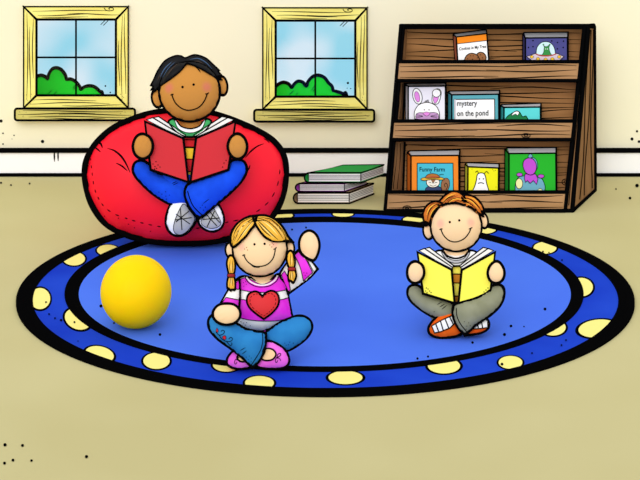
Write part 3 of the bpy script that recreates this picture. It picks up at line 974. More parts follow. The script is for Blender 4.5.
# 6 farm
def art_farm(mb):
    TE = M('farm_teal', 70, 188, 208); FU = M('fur', 150, 104, 70); CR = M('cream', 246, 240, 226); HB = M('hat', 176, 112, 50); HY = M('hat_brim', 226, 176, 60); BL = M('overall', 52, 68, 112); BR2 = M('red_band', 190, 80, 50)
    mb.flat(BK, lay(0), [(417.2, 163.2), (453, 163.2), (453.4, 192), (417.2, 192)], TE, line=.9)
    text_on(mb, BK, lay(1), 'Funny Farm', 419.2, 171.4, 6.2, BLACK, squash=.88)
    mb.flat(BK, lay(1), spline([(443, 192, 1), (441, 187), (442, 181), (445.6, 178), (449, 180), (449.4, 186), (447, 192, 1)]), FU, line=.6)
    mb.stroke(BK, [(446, 190), (447.6, 186), (446, 183), (444.4, 185), (445.4, 187)], .6, d=lay(2), smooth=True)
    mb.flat(BK, lay(1), spline([(425, 192, 1), (426, 188), (430, 186), (437, 186), (441, 188), (442, 192, 1)]), BL, line=.6)
    mb.flat(BK, lay(2), ell(433, 182.4, 6.6, 5.2), CR, line=.7)
    mb.flat(BK, lay(3), spline([(430.4, 178.6), (433.2, 178), (436, 178.6), (434.4, 181.6), (433, 182.6), (431.8, 181.4)]), FU)
    for s in (-1, 1): mb.stroke(BK, [(433 + s * 1.6, 183.2), (433 + s * 3, 182.2), (433 + s * 4.4, 183)], .5, d=lay(3), smooth=True)
    mb.stroke(BK, [(429.6, 184.8), (433, 186), (436.4, 184.8)], .5, d=lay(3), smooth=True)
    mb.flat(BK, lay(4), ell(433, 182.8, .8, .6, n=8), BLACK)
    mb.flat(BK, lay(4), spline([(420.8, 179.2), (424, 177.6), (433, 176.8), (441, 177.4), (444.4, 179), (441, 180), (433, 179.4), (424, 180.6)]), HY, line=.6)
    mb.flat(BK, lay(5), spline([(425.8, 178), (427.4, 174.8), (432, 173.6), (437.4, 174.6), (439.6, 177.6), (433, 178.2)]), HB, line=.6)
    mb.stroke(BK, [(426.4, 177.2), (433, 176.6), (439.4, 177)], .9, d=lay(6), m=BR2, smooth=True)
    mb.stroke(BK, [(439, 175), (442, 174.2), (444, 174.6)], .5, d=lay(5), smooth=True)
picture_book([(411, 155.8), (458.8, 155.4), (459.2, 208), (411, 208)], [(409.4, 151), (459.8, 150)], [(407.2, 152.6), (407.2, 208)], 208, M('book_orange', 240, 136, 36), M('book_dark_orange', 206, 104, 28),
             'large orange book titled Funny Farm with an animal in a hat', art_farm)
# 7 yellow
def art_ghost(mb):
    mb.flat(BK, lay(0), spline([(471.6, 192, 1), (474.4, 187), (476.4, 180), (477.2, 175), (479.6, 173), (483.6, 173.4), (485.6, 177), (486.6, 183), (489.4, 192, 1)]), WHITE, line=1.0)
    mb.stroke(BK, [(478.6, 173.6), (477.4, 171), (475.4, 172.4)], .7, d=lay(1), smooth=True)
    mb.stroke(BK, [(484, 174), (486.4, 171.4), (488.6, 173.4)], .7, d=lay(1), smooth=True)
    for x in (479.4, 483.4): mb.flat(BK, lay(1), ell(x, 178.8, .7, .7, n=8), BLACK)
    mb.stroke(BK, [(478, 183.4), (481, 182.6), (484, 183.6)], .9, d=lay(1), smooth=True)
    for x, y in ((472, 169), (494, 171), (495.4, 170.4), (492.6, 169.6), (496, 187)): mb.flat(BK, lay(0), ell(x, y, .4, .4, n=6), BLACK)
picture_book([(468, 166.8), (498.6, 168.0), (498.2, 208), (467.6, 208)], [(466.8, 162.8), (499.2, 163.8)], [(465.2, 164.2), (464.8, 208)], 208, M('book_yellow', 240, 236, 20), M('book_dark_yellow', 206, 200, 60),
             'small yellow book with a white pear shaped creature on the cover', art_ghost)
# 8 dragon
def art_dragon(mb):
    PU = M('purple', 190, 76, 206); TE = M('scale_teal', 108, 170, 190); CR = M('egg_cream', 236, 236, 168)
    mb.flat(BK, lay(0), spline([(515, 192, 1), (515.4, 184), (518, 178), (523, 176), (536, 176), (542, 179), (545, 186), (544.6, 192, 1)]), TE, line=.8)
    mb.flat(BK, lay(1), ell(519.2, 183.6, 3.5, 5.2), CR, line=.6)
    mb.flat(BK, lay(1), spline([(537, 192, 1), (538, 189.6), (541, 188.6), (543, 192, 1)]), CR, line=.5)
    mb.flat(BK, lay(1), spline([(531, 158), (535, 158.5), (537.4, 163), (537, 169), (533, 170)]), TE, line=.6)
    mb.flat(BK, lay(1), ell(530.4, 156.8, 2.2, 2.8), TE, line=.6)
    mb.flat(BK, lay(2), [(525, 174), (535.6, 174), (538, 179), (536.6, 184.4), (533.4, 180.6), (530, 183.4), (527.4, 180.6), (525.4, 182.4), (524.4, 178)], PU, line=.7)
    mb.flat(BK, lay(3), spline([(523, 166), (524, 160.6), (528, 158), (532.6, 158.8), (535.8, 163), (536.4, 168.6), (534, 173.6), (530, 175), (525.6, 172.4)]), PU, line=.8)
    mb.flat(BK, lay(3), ell(519.6, 174.6, 3.0, 1.9), PU, line=.6)
    mb.flat(BK, lay(3), ell(541, 176.2, 3.2, 1.9), PU, line=.6)
picture_book([(509, 153.6), (555.8, 153.2), (556.4, 208), (509, 208)], [(507.4, 148), (556.2, 147.6)], [(505, 149.6), (504.8, 208)], 208, M('book_green', 34, 178, 40), M('book_dark_green', 26, 138, 36),
             'large green book with a purple and teal dragon on its cover', art_dragon)

# ================================================================= THE FLOOR STACK
def floor_book(name, label, z0, z1, rows, cover_m, pages_m=SPINE_W, bl_top=None):
    """rows: front-left, front-right, back-right bottom pixels on level z0"""
    fl_, fr, br = (fl(x, y, z0) for x, y in rows)
    bl = fl_ + (br - fr)
    if bl_top: bl = fl(bl_top[0], bl_top[1], z1) - Vector((0, 0, z1 - z0))
    up = Vector((0, 0, z1 - z0))
    root = empty(name, (fl_ + fr + br + bl) / 4, label, 'book', 'hardback books stacked on the floor')
    t = .006
    ut = Vector((0, 0, t))
    mb = MB()                                             # two boards and a rounded spine
    ctr = (fl_ + fr + br + bl) / 4
    mb.hexa([fl_ + ut, fr + ut, fr, fl_, bl + ut, br + ut, br, bl], cover_m)
    mb.hexa([fl_ + up, fr + up, fr + up - ut, fl_ + up - ut, bl + up, br + up, br + up - ut, bl + up - ut], cover_m)
    h = z1 - z0
    n = 9
    vs = []
    for k in range(n):
        a = math.pi * k / (n - 1)
        o = Vector((-math.sin(a) * .028, 0, h / 2 - math.cos(a) * h / 2))
        vs += [fl_ + o, bl + o]
    mb.add(vs, [(2 * k, 2 * k + 1, 2 * k + 3, 2 * k + 2) for k in range(n - 1)], cover_m)
    mb.add([v + Vector((.005, 0, 0)) for v in vs], [(2 * k + 2, 2 * k + 3, 2 * k + 1, 2 * k) for k in range(n - 1)], cover_m)
    r = .72 * fl_.y / F
    nn = Vector((0, -.96, .28))
    mb.tube([fl_ + up, fr + up, br + up, bl + up], r * .9, INK, nn, sides=6)
    mb.tube([fl_, fr, br, bl], r * 1.1, INK, nn, sides=6)
    mb.tube([vs[2 * k] for k in range(n)], r * 1.1, INK, nn, closed=False, sides=6)
    mb.build('cover', root, sharp=35)
    mb = MB()
    ins = lambda p, k=.985: ctr + (p - ctr) * k
    q = [ins(fl_) , ins(fr), ins(br), ins(bl)]
    q[0] = q[0] + Vector((-.006, 0, 0)); q[3] = q[3] + Vector((-.006, 0, 0))
    lo, hi = ut * 1.02, up - ut * 1.02
    c = [q[0] + hi, q[1] + hi, q[1] + lo, q[0] + lo, q[3] + hi, q[2] + hi, q[2] + lo, q[3] + lo]
    mb.hexa(c, pages_m)
    mb.tube([c[1] + Vector((0, -.001, 0)), c[2] + Vector((0, -.001, 0))], r * .7, INK, nn, closed=False, sides=5)
    PG = mat('page_line_grey', (120, 120, 126), rough=.9)
    for k in (.25, .45, .62, .8):
        zz = lo.lerp(hi, k)
        mb.tube([q[0] + zz, q[1] + zz, q[2] + zz], .0016, PG, nn, closed=False, sides=4)
    mb.build('pages', root, sharp=30)
zA = 0.0
def zrow(Y, row): return HC - (row - YH) * Y / F
Y1 = fl(320, 203.4).y
z1 = zrow(Y1, 192.0); 
floor_book('hardback_book', 'brown hardback lying at the bottom of the stack on the floor', 0.004, z1, [(298.5, 203.4), (349.4, 203.4), (373.8, 194)], mat('book_brown', (140, 112, 84), rough=.7))
z2 = z1 + .047
floor_book('hardback_book', 'purple hardback lying in the middle of the floor stack', z1 + .001, z2, [(300.5, 191.8), (344.6, 191.8), (367, 184.4)], mat('book_purple', (164, 62, 172), rough=.7))
z3 = z2 + .055
floor_book('hardback_book', 'green hardback lying on top of the stack on the floor', z2 + .001, z3, [(309.5, 182.6), (361, 182.6), (384, 174.6)], mat('book_leaf_green', (28, 150, 62), rough=.7), bl_top=(343, 165.3))
# ================================================================= THE BEANBAG
M_RED = mat('beanbag_red', (255, 24, 46), rough=0.5, spec=0.2, coat=0.0)
BB = Plane(186, 180, 244.6, RUG_Z)
bag_poly = spline([(135.6, 117.8), (113.7, 127.6), (97, 142), (87.2, 158), (84.6, 172), (86.6, 189), (92.4, 206), (103.4, 221.4), (118.5, 231.5), (140, 239), (166, 242.6), (201, 242.6),
                   (231.7, 237.8), (258, 228), (275, 212.7), (283.6, 193), (286.2, 171), (283, 153.7), (273, 140.5), (258, 131), (240.5, 123), (223, 116.5), (205, 112), (180, 110), (155, 112.5)], n=6)
bag = empty('beanbag_chair', fl(186, 238, RUG_Z), 'big round red beanbag chair with dashed stitching on the edge of the rug', 'beanbag')
BAG_D = 0.24
mb = MB()
mb.puff(BB, 0.0, bag_poly, BAG_D, 0.16, M_RED, line=5.6, n=700, power=0.42, rim_lift=.03)
BAGV = mb.bvh()
for pts, w in (([(94.6, 147.2), (97.6, 149.2), (100.6, 152)], 1.0), ([(107.5, 148.4), (114, 150.4), (121, 156), (126, 163.5), (130, 172.4)], 1.3), ([(116, 163), (122, 166), (127.5, 171)], 1.0),
               ([(245.5, 157.6), (250, 152), (257, 146.4), (264, 143.6)], 1.0), ([(246, 172), (248.6, 169), (250, 165)], .9), ([(263.6, 138.6), (267, 140.4), (269.4, 143)], 1.0),
               ([(97.5, 141), (101, 144), (102.4, 148)], 1.2)):
    mb.stroke(BB, pts, w * 1.7, BAGV, taper=True, smooth=True)
stitch = spline([(90.6, 158), (91.4, 166), (92.2, 174), (93.6, 183.5), (96, 193), (99.8, 200.4), (105, 207.5), (113.5, 213.4), (124, 217.6), (141, 222.6), (160, 226.6), (180, 229), (204, 227.4), (225, 222.6), (240, 219.4),
                 (253, 213.6), (263, 207), (271.4, 198), (277, 186), (279.6, 173), (279.4, 160)], closed=False, n=10)
stitch = resample(stitch, 1.0, closed=False)
for i in range(0, len(stitch) - 5, 9):
    mb.stroke(BB, stitch[i:i + 5], 1.25, BAGV, taper=True)
for x, y in ((128, 224), (134, 227.6), (150, 231), (118, 218), (231, 229.6), (236.6, 230), (243, 225), (250, 222.4), (96, 208), (104, 216)):
    mb.stroke(BB, [(x, y), (x + .9, y + .3)], .9, BAGV)
mb.build('cushion', bag)

# ================================================================= THE CHILDREN
M_BOYSKIN = (192, 132, 60)
def hand_mod(cx, cy, ax, ay, L):
    """soft finger ridges on the far half of a mitten-like hand; (ax, ay) points to the finger tips"""
    def f(x, y):
        u = ((x - cx) * ax + (y - cy) * ay) / L
        v = ((x - cx) * -ay + (y - cy) * ax) / L
        if u < -0.05: return 1.0
        g = min(abs(v - k) for k in (-.38, 0.0, .38))
        return 1.0 - 0.22 * max(0.0, 1 - g / .1) * min(1.0, (u + .05) * 4)
    return f

def face_parts(root, pl, bv, eyes, er, smile, ticks, w=1.3):
    mb = MB()
    for x, y in eyes:
        e = MB()
        rd = (pl.P(x, y, .3) - CAM).normalized()
        hit = bv.ray_cast(CAM, rd)[0] or pl.P(x, y, .1)
        e.ball(hit, er * pl.s, INK, 14, 10)
        e.build('eye', root)
    mb.stroke(pl, smile, w, bv, smooth=True, lift=.002)
    for t in ticks: mb.stroke(pl, t, w * .9, bv, smooth=True, lift=.002)
    mb.build('mouth', root)

def hit_at(pl, bv, x, y):
    rd = (pl.P(x, y, .3) - CAM).normalized()
    h = bv.ray_cast(CAM, rd)[0]
    return h if h is not None else pl.P(x, y, .06)

def cloth(name, col, c2=None): return mat(name, col, rough=0.85, spec=0.08, col2=c2, nscale=14) if c2 else mat(name, col, rough=0.85, spec=0.08)
M_SHOEWHITE = cloth('shoe_white', (246, 246, 246))
M_SHOEGREY = cloth('shoe_grey', (178, 178, 176))

def make_body(root_loc, skin_builder, label, group, outlines, skin):
    """outlines: list of (plane, d, poly, width) rims that are drawn round the skin"""

def person(pl, loc, label, skin_shapes, rims, skin_col, blush, cheeks, head, voxel=0.0055):
    sk = MB()
    tmp = mat('tmp_skin', (200, 150, 100))
    skin_shapes(sk, tmp)
    v, f = remeshed(sk, voxel, 'person', loc)
    bv = BVHTree.FromPolygons(v, f)
    spots = [(tuple(hit_at(pl, bv, x, y) - loc), r * pl.s) for x, y, r in cheeks]
    sm = skin_mat('skin_%d' % len(bpy.data.materials), skin_col, blush, spots)
    out = MB()
    out.add(v, f, sm)
    for i, (p, d, poly, w) in enumerate(rims):
        out.rim(p, d, poly, w, bv, hide=head if i in (1, 2) else None)
    o = out.build('person', loc=loc)
    tag(o, label, 'person')
    return o, bv

def open_book(pl, d, loc, label, left, right, m, sheets_l, sheets_r, spine, line=2.6, M_P=None):
    root = empty('open_book', loc, label, 'book', 'open books held by the children')
    def cover(poly, name, tick, d_in, d_out, inner):
        mb = MB()
        # the cover swings from the spine edge (further off) to the fore edge (nearer)
        mb.slab(pl, d - .005, d, poly, m)
        mb.tube([pl.P(x, y, d) for x, y in poly], line * pl.s / 2, INK, pl.n, sides=7)
        for x, y in tick: mb.flat(pl, d + .002, ell(x, y, .6, .6, n=8), INK)
        mb.build(name, root, sharp=30)
    cover(left[0], 'front_cover', left[1], 0, 0, None)
    cover(right[0], 'back_cover', right[1], 0, 0, None)
    mb = MB()
    for k, q in enumerate(sheets_l + sheets_r):
        dd = d - .012 - .006 * (k % len(sheets_l))
        mb.slab(pl, dd - .002, dd, q, SPINE_W)
        mb.tube([pl.P(x, y, dd) for x, y in q], 1.2 * pl.s / 2, INK, pl.n, sides=6)
    mb.build('pages', root, sharp=30)
    mb = MB()
    mb.slab(pl, d - .014, d - .008, spine, SPINE_W if M_P is None else M_P)
    if M_P is None: mb.build('gutter', root, sharp=30)
    return root

# ----------------------------------------------------------------- boy in the beanbag
def beanbag_boy():
    pl = Plane(186, 150, 244, RUG_Z)
    HD, TD, LD, BD = .27, .22, .285, .375
    loc = fl(190, 236, RUG_Z) + Vector((0, 0, .0))
    head = ell(189.6, 91.8, 30.0, 29.2, n=48)
    earL = ell(157.5, 98, 5.6, 9.4, -.12); earR = ell(222, 85.8, 5.2, 9.6, -.12)
    hL = spline([(142.5, 134), (136.4, 137), (133.2, 145), (134.4, 152.6), (139, 157.6), (145, 158.2), (150.4, 154), (152.6, 146), (150, 138)])
    hR = spline([(237.4, 133.8), (231, 137.6), (228, 145.6), (230, 153.6), (235, 158.2), (241, 158), (245.6, 153), (246.8, 145), (243.6, 137.4)])
    def shapes(sk, m):
        sk.puff(pl, HD, offset_poly(head, 1.47), .10, .11, m, line=0, n=420)
        sk.puff(pl, HD - .02, offset_poly(earL, 1.10), .028, .028, m, line=0, n=90)
        sk.puff(pl, HD - .02, offset_poly(earR, 1.10), .028, .028, m, line=0, n=90)
        sk.limb([pl.P(190, 108, HD - .03), pl.P(190, 136, TD)], [.062, .058], m)
        sk.limb([pl.P(190, 144, TD - .02), pl.P(190, 184, TD - .03)], [.06, .06], m)
        sk.limb([pl.P(190, 140, TD), pl.P(168, 142, TD)], [.035, .03], m)
        sk.limb([pl.P(190, 140, TD), pl.P(212, 142, TD)], [.035, .03], m)
        for sx, hp in ((-1, (144, 147)), (1, (236.5, 147))):
            sk.limb([pl.P(190 + sx * 24, 141, TD), pl.P(190 + sx * 33, 158, TD + .05), pl.P(hp[0], hp[1] + 3, BD + .005)], [.028, .026, .024], m)
            # four fingers bent behind the cover
            for k in range(4):
                a = pl.P(hp[0] - sx * 1, hp[1] - 6 + k * 4.2, BD - .004)
                b = pl.P(hp[0] - sx * 8, hp[1] - 6.5 + k * 4.4, BD - .022)
                c2 = pl.P(hp[0] - sx * (12 + (k in (1, 2)) * 1.5), hp[1] - 6.5 + k * 4.4, BD - .022)
                sk.limb([a, b, c2], [.0105, .0095, .0085], m, sides=8)
        sk.puff(pl, BD + .018, offset_poly(hL, 1.38), .032, .03, m, line=0, n=160, mod=hand_mod(142.5, 147, .35, -.94, 12))
        sk.puff(pl, BD + .018, offset_poly(hR, 1.38), .032, .03, m, line=0, n=160, mod=hand_mod(237.5, 147, -.35, -.94, 12))
        # legs under the jeans down to the ankles
        hip = pl.P(190, 184, TD)
        for kx, ky, axx, ayy, dd in ((142, 171, 178, 203, LD - .01), (238, 171, 199, 206, LD + .035)):
            sk.limb([hip, pl.P(kx, ky, dd), pl.P(axx, ayy, dd)], [.03, .024, .018], m)
    o, bv = person(pl, loc, 'person with black hair holding a red book, seated on the red beanbag', shapes,
                   [(pl, HD, head, 3.4), (pl, HD - .02, earL, 2.6), (pl, HD - .02, earR, 2.6), (pl, BD + .018, hL, 3.0), (pl, BD + .018, hR, 3.0)],
                   (198, 136, 62), (206, 120, 88), [(168.8, 87.8, 6.0), (206.9, 87, 6.0)], head)
    face_parts(o, pl, bv, [(182.6, 87.0), (193.6, 84.6)], 1.25,
               [(171.9, 94.4), (173.4, 99), (176.4, 104), (182.5, 108.7), (189.6, 110.2), (198.4, 107.4), (204.2, 101), (207.2, 93.8)],
               [[(170.6, 95.2), (172, 94.2), (173.6, 94.4)], [(205.4, 93.9), (207.2, 93.6), (209, 92.6)]])
    # hair
    HB = mat('black_hair', (16, 16, 19), rough=0.5, spec=0.12)
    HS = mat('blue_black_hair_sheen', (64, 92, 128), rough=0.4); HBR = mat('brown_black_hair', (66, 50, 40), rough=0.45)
    mb = MB()
    hair = spline([(150.6, 85.5, 1), (154, 79), (157.6, 71), (164.8, 61), (174.6, 56), (181, 56), (185.4, 57.8), (194.6, 54.8), (205.5, 58), (213.8, 65.2), (219.6, 70.6, 1), (217.6, 70.8, 1), (222.4, 76, 1), (218.6, 76, 1), (221.6, 79.6, 1), (217.6, 79.4, 1),
                   (214.6, 77), (208, 72.8), (199.4, 67.8), (192, 64.8), (187, 63.6), (184, 66.6), (179.6, 71.6), (171, 78.4), (161.8, 84.8), (155.6, 90), (152, 93.4, 1), (154, 88.4, 1), (150.8, 90.2, 1), (153.4, 86.4, 1)], n=5)
    mb.puff(pl, HD, hair, .022, .02, HB, line=1.6, base=bv, lift=.006, n=380)
    hb = mb.bvh()
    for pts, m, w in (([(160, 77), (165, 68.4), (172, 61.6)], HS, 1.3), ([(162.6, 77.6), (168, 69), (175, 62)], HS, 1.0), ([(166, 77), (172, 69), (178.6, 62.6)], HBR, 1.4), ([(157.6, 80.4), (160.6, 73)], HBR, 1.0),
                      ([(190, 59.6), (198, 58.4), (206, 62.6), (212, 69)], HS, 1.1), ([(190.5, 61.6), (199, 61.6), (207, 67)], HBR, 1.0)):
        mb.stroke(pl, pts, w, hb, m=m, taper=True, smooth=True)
    mb.build('hair', o)
    mb = MB()
    mb.stroke(pl, [(193, 65), (197.6, 68.4), (200.6, 72.4)], 1.3, bv, taper=True, smooth=True, lift=.003)
    mb.build('hair_strand', o)
    mb = MB()
    mb.stroke(pl, [(178.6, 72.2), (176.4, 75)], .9, bv, taper=True, lift=.003)
    mb.build('hair_strand', o)
    # shirt: red with yellow stripes, green and white collar
    RS = cloth('shirt_red', (214, 38, 46)); YS = cloth('shirt_yellow', (250, 206, 52)); GS = cloth('shirt_green', (66, 168, 96)); WS = cloth('shirt_white', (250, 250, 250))
    mb = MB()
    torso = spline([(166, 127), (176, 122.6), (204, 122.6), (214, 127), (222, 136), (224, 148), (219, 170), (218, 190), (162, 190), (161, 170), (156, 148), (158, 136)])
    mb.puff(pl, TD, torso, .125, .09, RS, line=2.4, n=300)
    for sx in (-1, 1):
        mb.limb([pl.P(190 + sx * 22, 141, TD), pl.P(190 + sx * 31, 156, TD + .05), pl.P(190 + sx * 41.5, 151, BD - .02)], [.052, .046, .035], RS)
    tb = mb.bvh()
    for y0, y1 in ((139.6, 146.6), (147.6, 158.8), (171.4, 181.0)):
        mb.patch(pl, [(180, y0), (200, y0 + .4), (200, y1 + .6), (180, y1)], tb, YS if y0 > 140 else RS, line=.9, n=60)
    mb.build('shirt', o)
    mb = MB()
    col = spline([(168.4, 122.2), (172.5, 118.8), (176, 121), (181, 126.6), (190, 129), (199, 126.6), (204, 121), (207.4, 118.8), (211.4, 122), (206, 129.6), (199, 135), (190, 137), (181, 135), (174, 129.6)])
    mb.puff(pl, TD + .128, col, .012, .012, GS, line=2.0, n=120)
    cb = mb.bvh()
    mb.patch(pl, spline([(174.6, 119.6), (176.6, 121.4), (181, 126.6), (190, 129), (199, 126.6), (203.4, 121.4), (205.4, 119.6), (202.6, 127.4), (197, 131.4), (190, 132.8), (183, 131.4), (177.4, 127.4)]), cb, WS, line=.7, n=60)
    mb.build('collar', o)
    # jeans
    JB = cloth('jeans_blue', (26, 84, 232), (22, 74, 214))
    legR = spline([(246.4, 167.4), (243.4, 161.6), (236, 159.4), (230, 163), (224, 170), (207, 177.4), (190, 183.4), (185.6, 189), (185.6, 197), (190.3, 208.4), (199.3, 218, 1), (206, 213), (213.4, 206.6), (224, 198), (233.4, 189.6), (241.6, 180.6), (245.8, 173)])
    legL = spline([(133, 168), (135.4, 162.6), (141, 160.6), (147, 163), (154, 171), (166, 176.6), (188, 184), (192, 196), (184, 206), (176, 205), (166.8, 202.4), (152, 193), (139, 180.6), (134, 173.6)])
    mb = MB()
    mb.limb([pl.P(176, 180, TD + .01), pl.P(204, 180, TD + .01)], [.11, .11], JB)
    mb.puff(pl, LD, legL, .06, .055, JB, line=3.0, n=260)
    mb.puff(pl, LD + .05, legR, .06, .055, JB, line=3.0, n=260)
    jb = mb.bvh()
    mb.stroke(pl, [(187.6, 191), (190, 199), (194, 207), (203, 216)], 1.1, jb, smooth=True)
    mb.stroke(pl, [(172, 183.4), (176.4, 181.6)], .9, jb, taper=True); mb.stroke(pl, [(173, 185), (178, 182.6)], .8, jb, taper=True)
    mb.stroke(pl, [(203, 203.6), (209, 199)], .7, jb, taper=True)
    for x, y in ((158.6, 192), (161.6, 194), (165.4, 191.6), (165.6, 196), (169, 195), (200, 207.6), (203, 210), (202, 205), (205, 207), (166, 199)): mb.stroke(pl, [(x, y), (x + .6, y + .2)], .9, jb)
    mb.build('jeans', o)
    # shoes
    for poly, grey, laces, dd in ((spline([(183, 188.6), (177.6, 194), (171.6, 203), (167, 214), (166.2, 224), (169.4, 231.4), (176, 235.4), (183.4, 234.6), (189.4, 230.4), (194.4, 223.4), (196.4, 217.6), (192, 211), (187.6, 202), (185, 193)]),
                              spline([(183.4, 204), (177, 215), (173.6, 226), (174.6, 232.4), (180, 234.8), (186.6, 231.6), (192.6, 224), (194.6, 217.6), (190, 211)]),
                              [[(176, 214), (190, 224)], [(180.4, 208), (182, 230)], [(189, 211), (176, 222)], [(174.6, 220), (191.6, 217.6)]], LD + .0),
                             (spline([(212, 206), (216.6, 203.6), (220.4, 208), (223.6, 217), (222.6, 225.4), (217, 230.4), (210.6, 231.2), (203, 228), (198.6, 222), (200, 217), (206, 213)]),
                              spline([(212.4, 208), (217, 214), (221, 222.6), (218, 227), (210.6, 228.4), (203.6, 226), (201, 221.4), (205.4, 215)]),
                              [[(206, 214), (217, 226)], [(214.6, 211), (207, 227)], [(203, 219.4), (219.6, 218)], [(209, 211), (220, 222.6)]], LD + .01)):
        mb = MB()
        mb.puff(pl, dd, poly, .05, .05, M_SHOEWHITE, line=2.8, n=200)
        sb = mb.bvh()
        mb.patch(pl, grey, sb, M_SHOEGREY, line=.7, n=80)
        s = mb.build('shoe', o)
        mb = MB()
        for l in laces: mb.stroke(pl, l, .9, sb, lift=.005)
        mb.build('laces', s)
    # the red book
    RB = mat('book_cover_red', (208, 14, 32), rough=0.5, spec=0.3)
    lf = [(144.8, 121.4), (183.4, 138.2), (188.4, 182.2), (150.6, 169.8)]
    rt = [(196, 138), (235.6, 121.4), (228.4, 169.8), (190.4, 182.2)]
    open_book(pl, BD, pl.P(189, 182, BD), 'open red book in the hands of the person on the beanbag', (lf, [(153, 164), (156, 161.6), (155, 166.6), (158, 165), (156.6, 168.4), (160, 167), (154.6, 169)]), (rt, [(224, 163), (226, 160.4), (222.6, 167)]), RB,
              [[(146.4, 119.8), (152.6, 117.6), (184.6, 136.8), (183.4, 139)], [(152.4, 117.8), (158.6, 116.6), (185.6, 134.8), (184.6, 137.6)]],
              [[(234, 119.8), (227.8, 117.6), (194.8, 136.8), (196, 139)], [(228, 117.8), (221.8, 116.6), (193.8, 134.8), (194.8, 137.6)]],
              [(182, 140), (197, 140), (191, 181), (188, 181)], M_P=RB)
beanbag_boy()

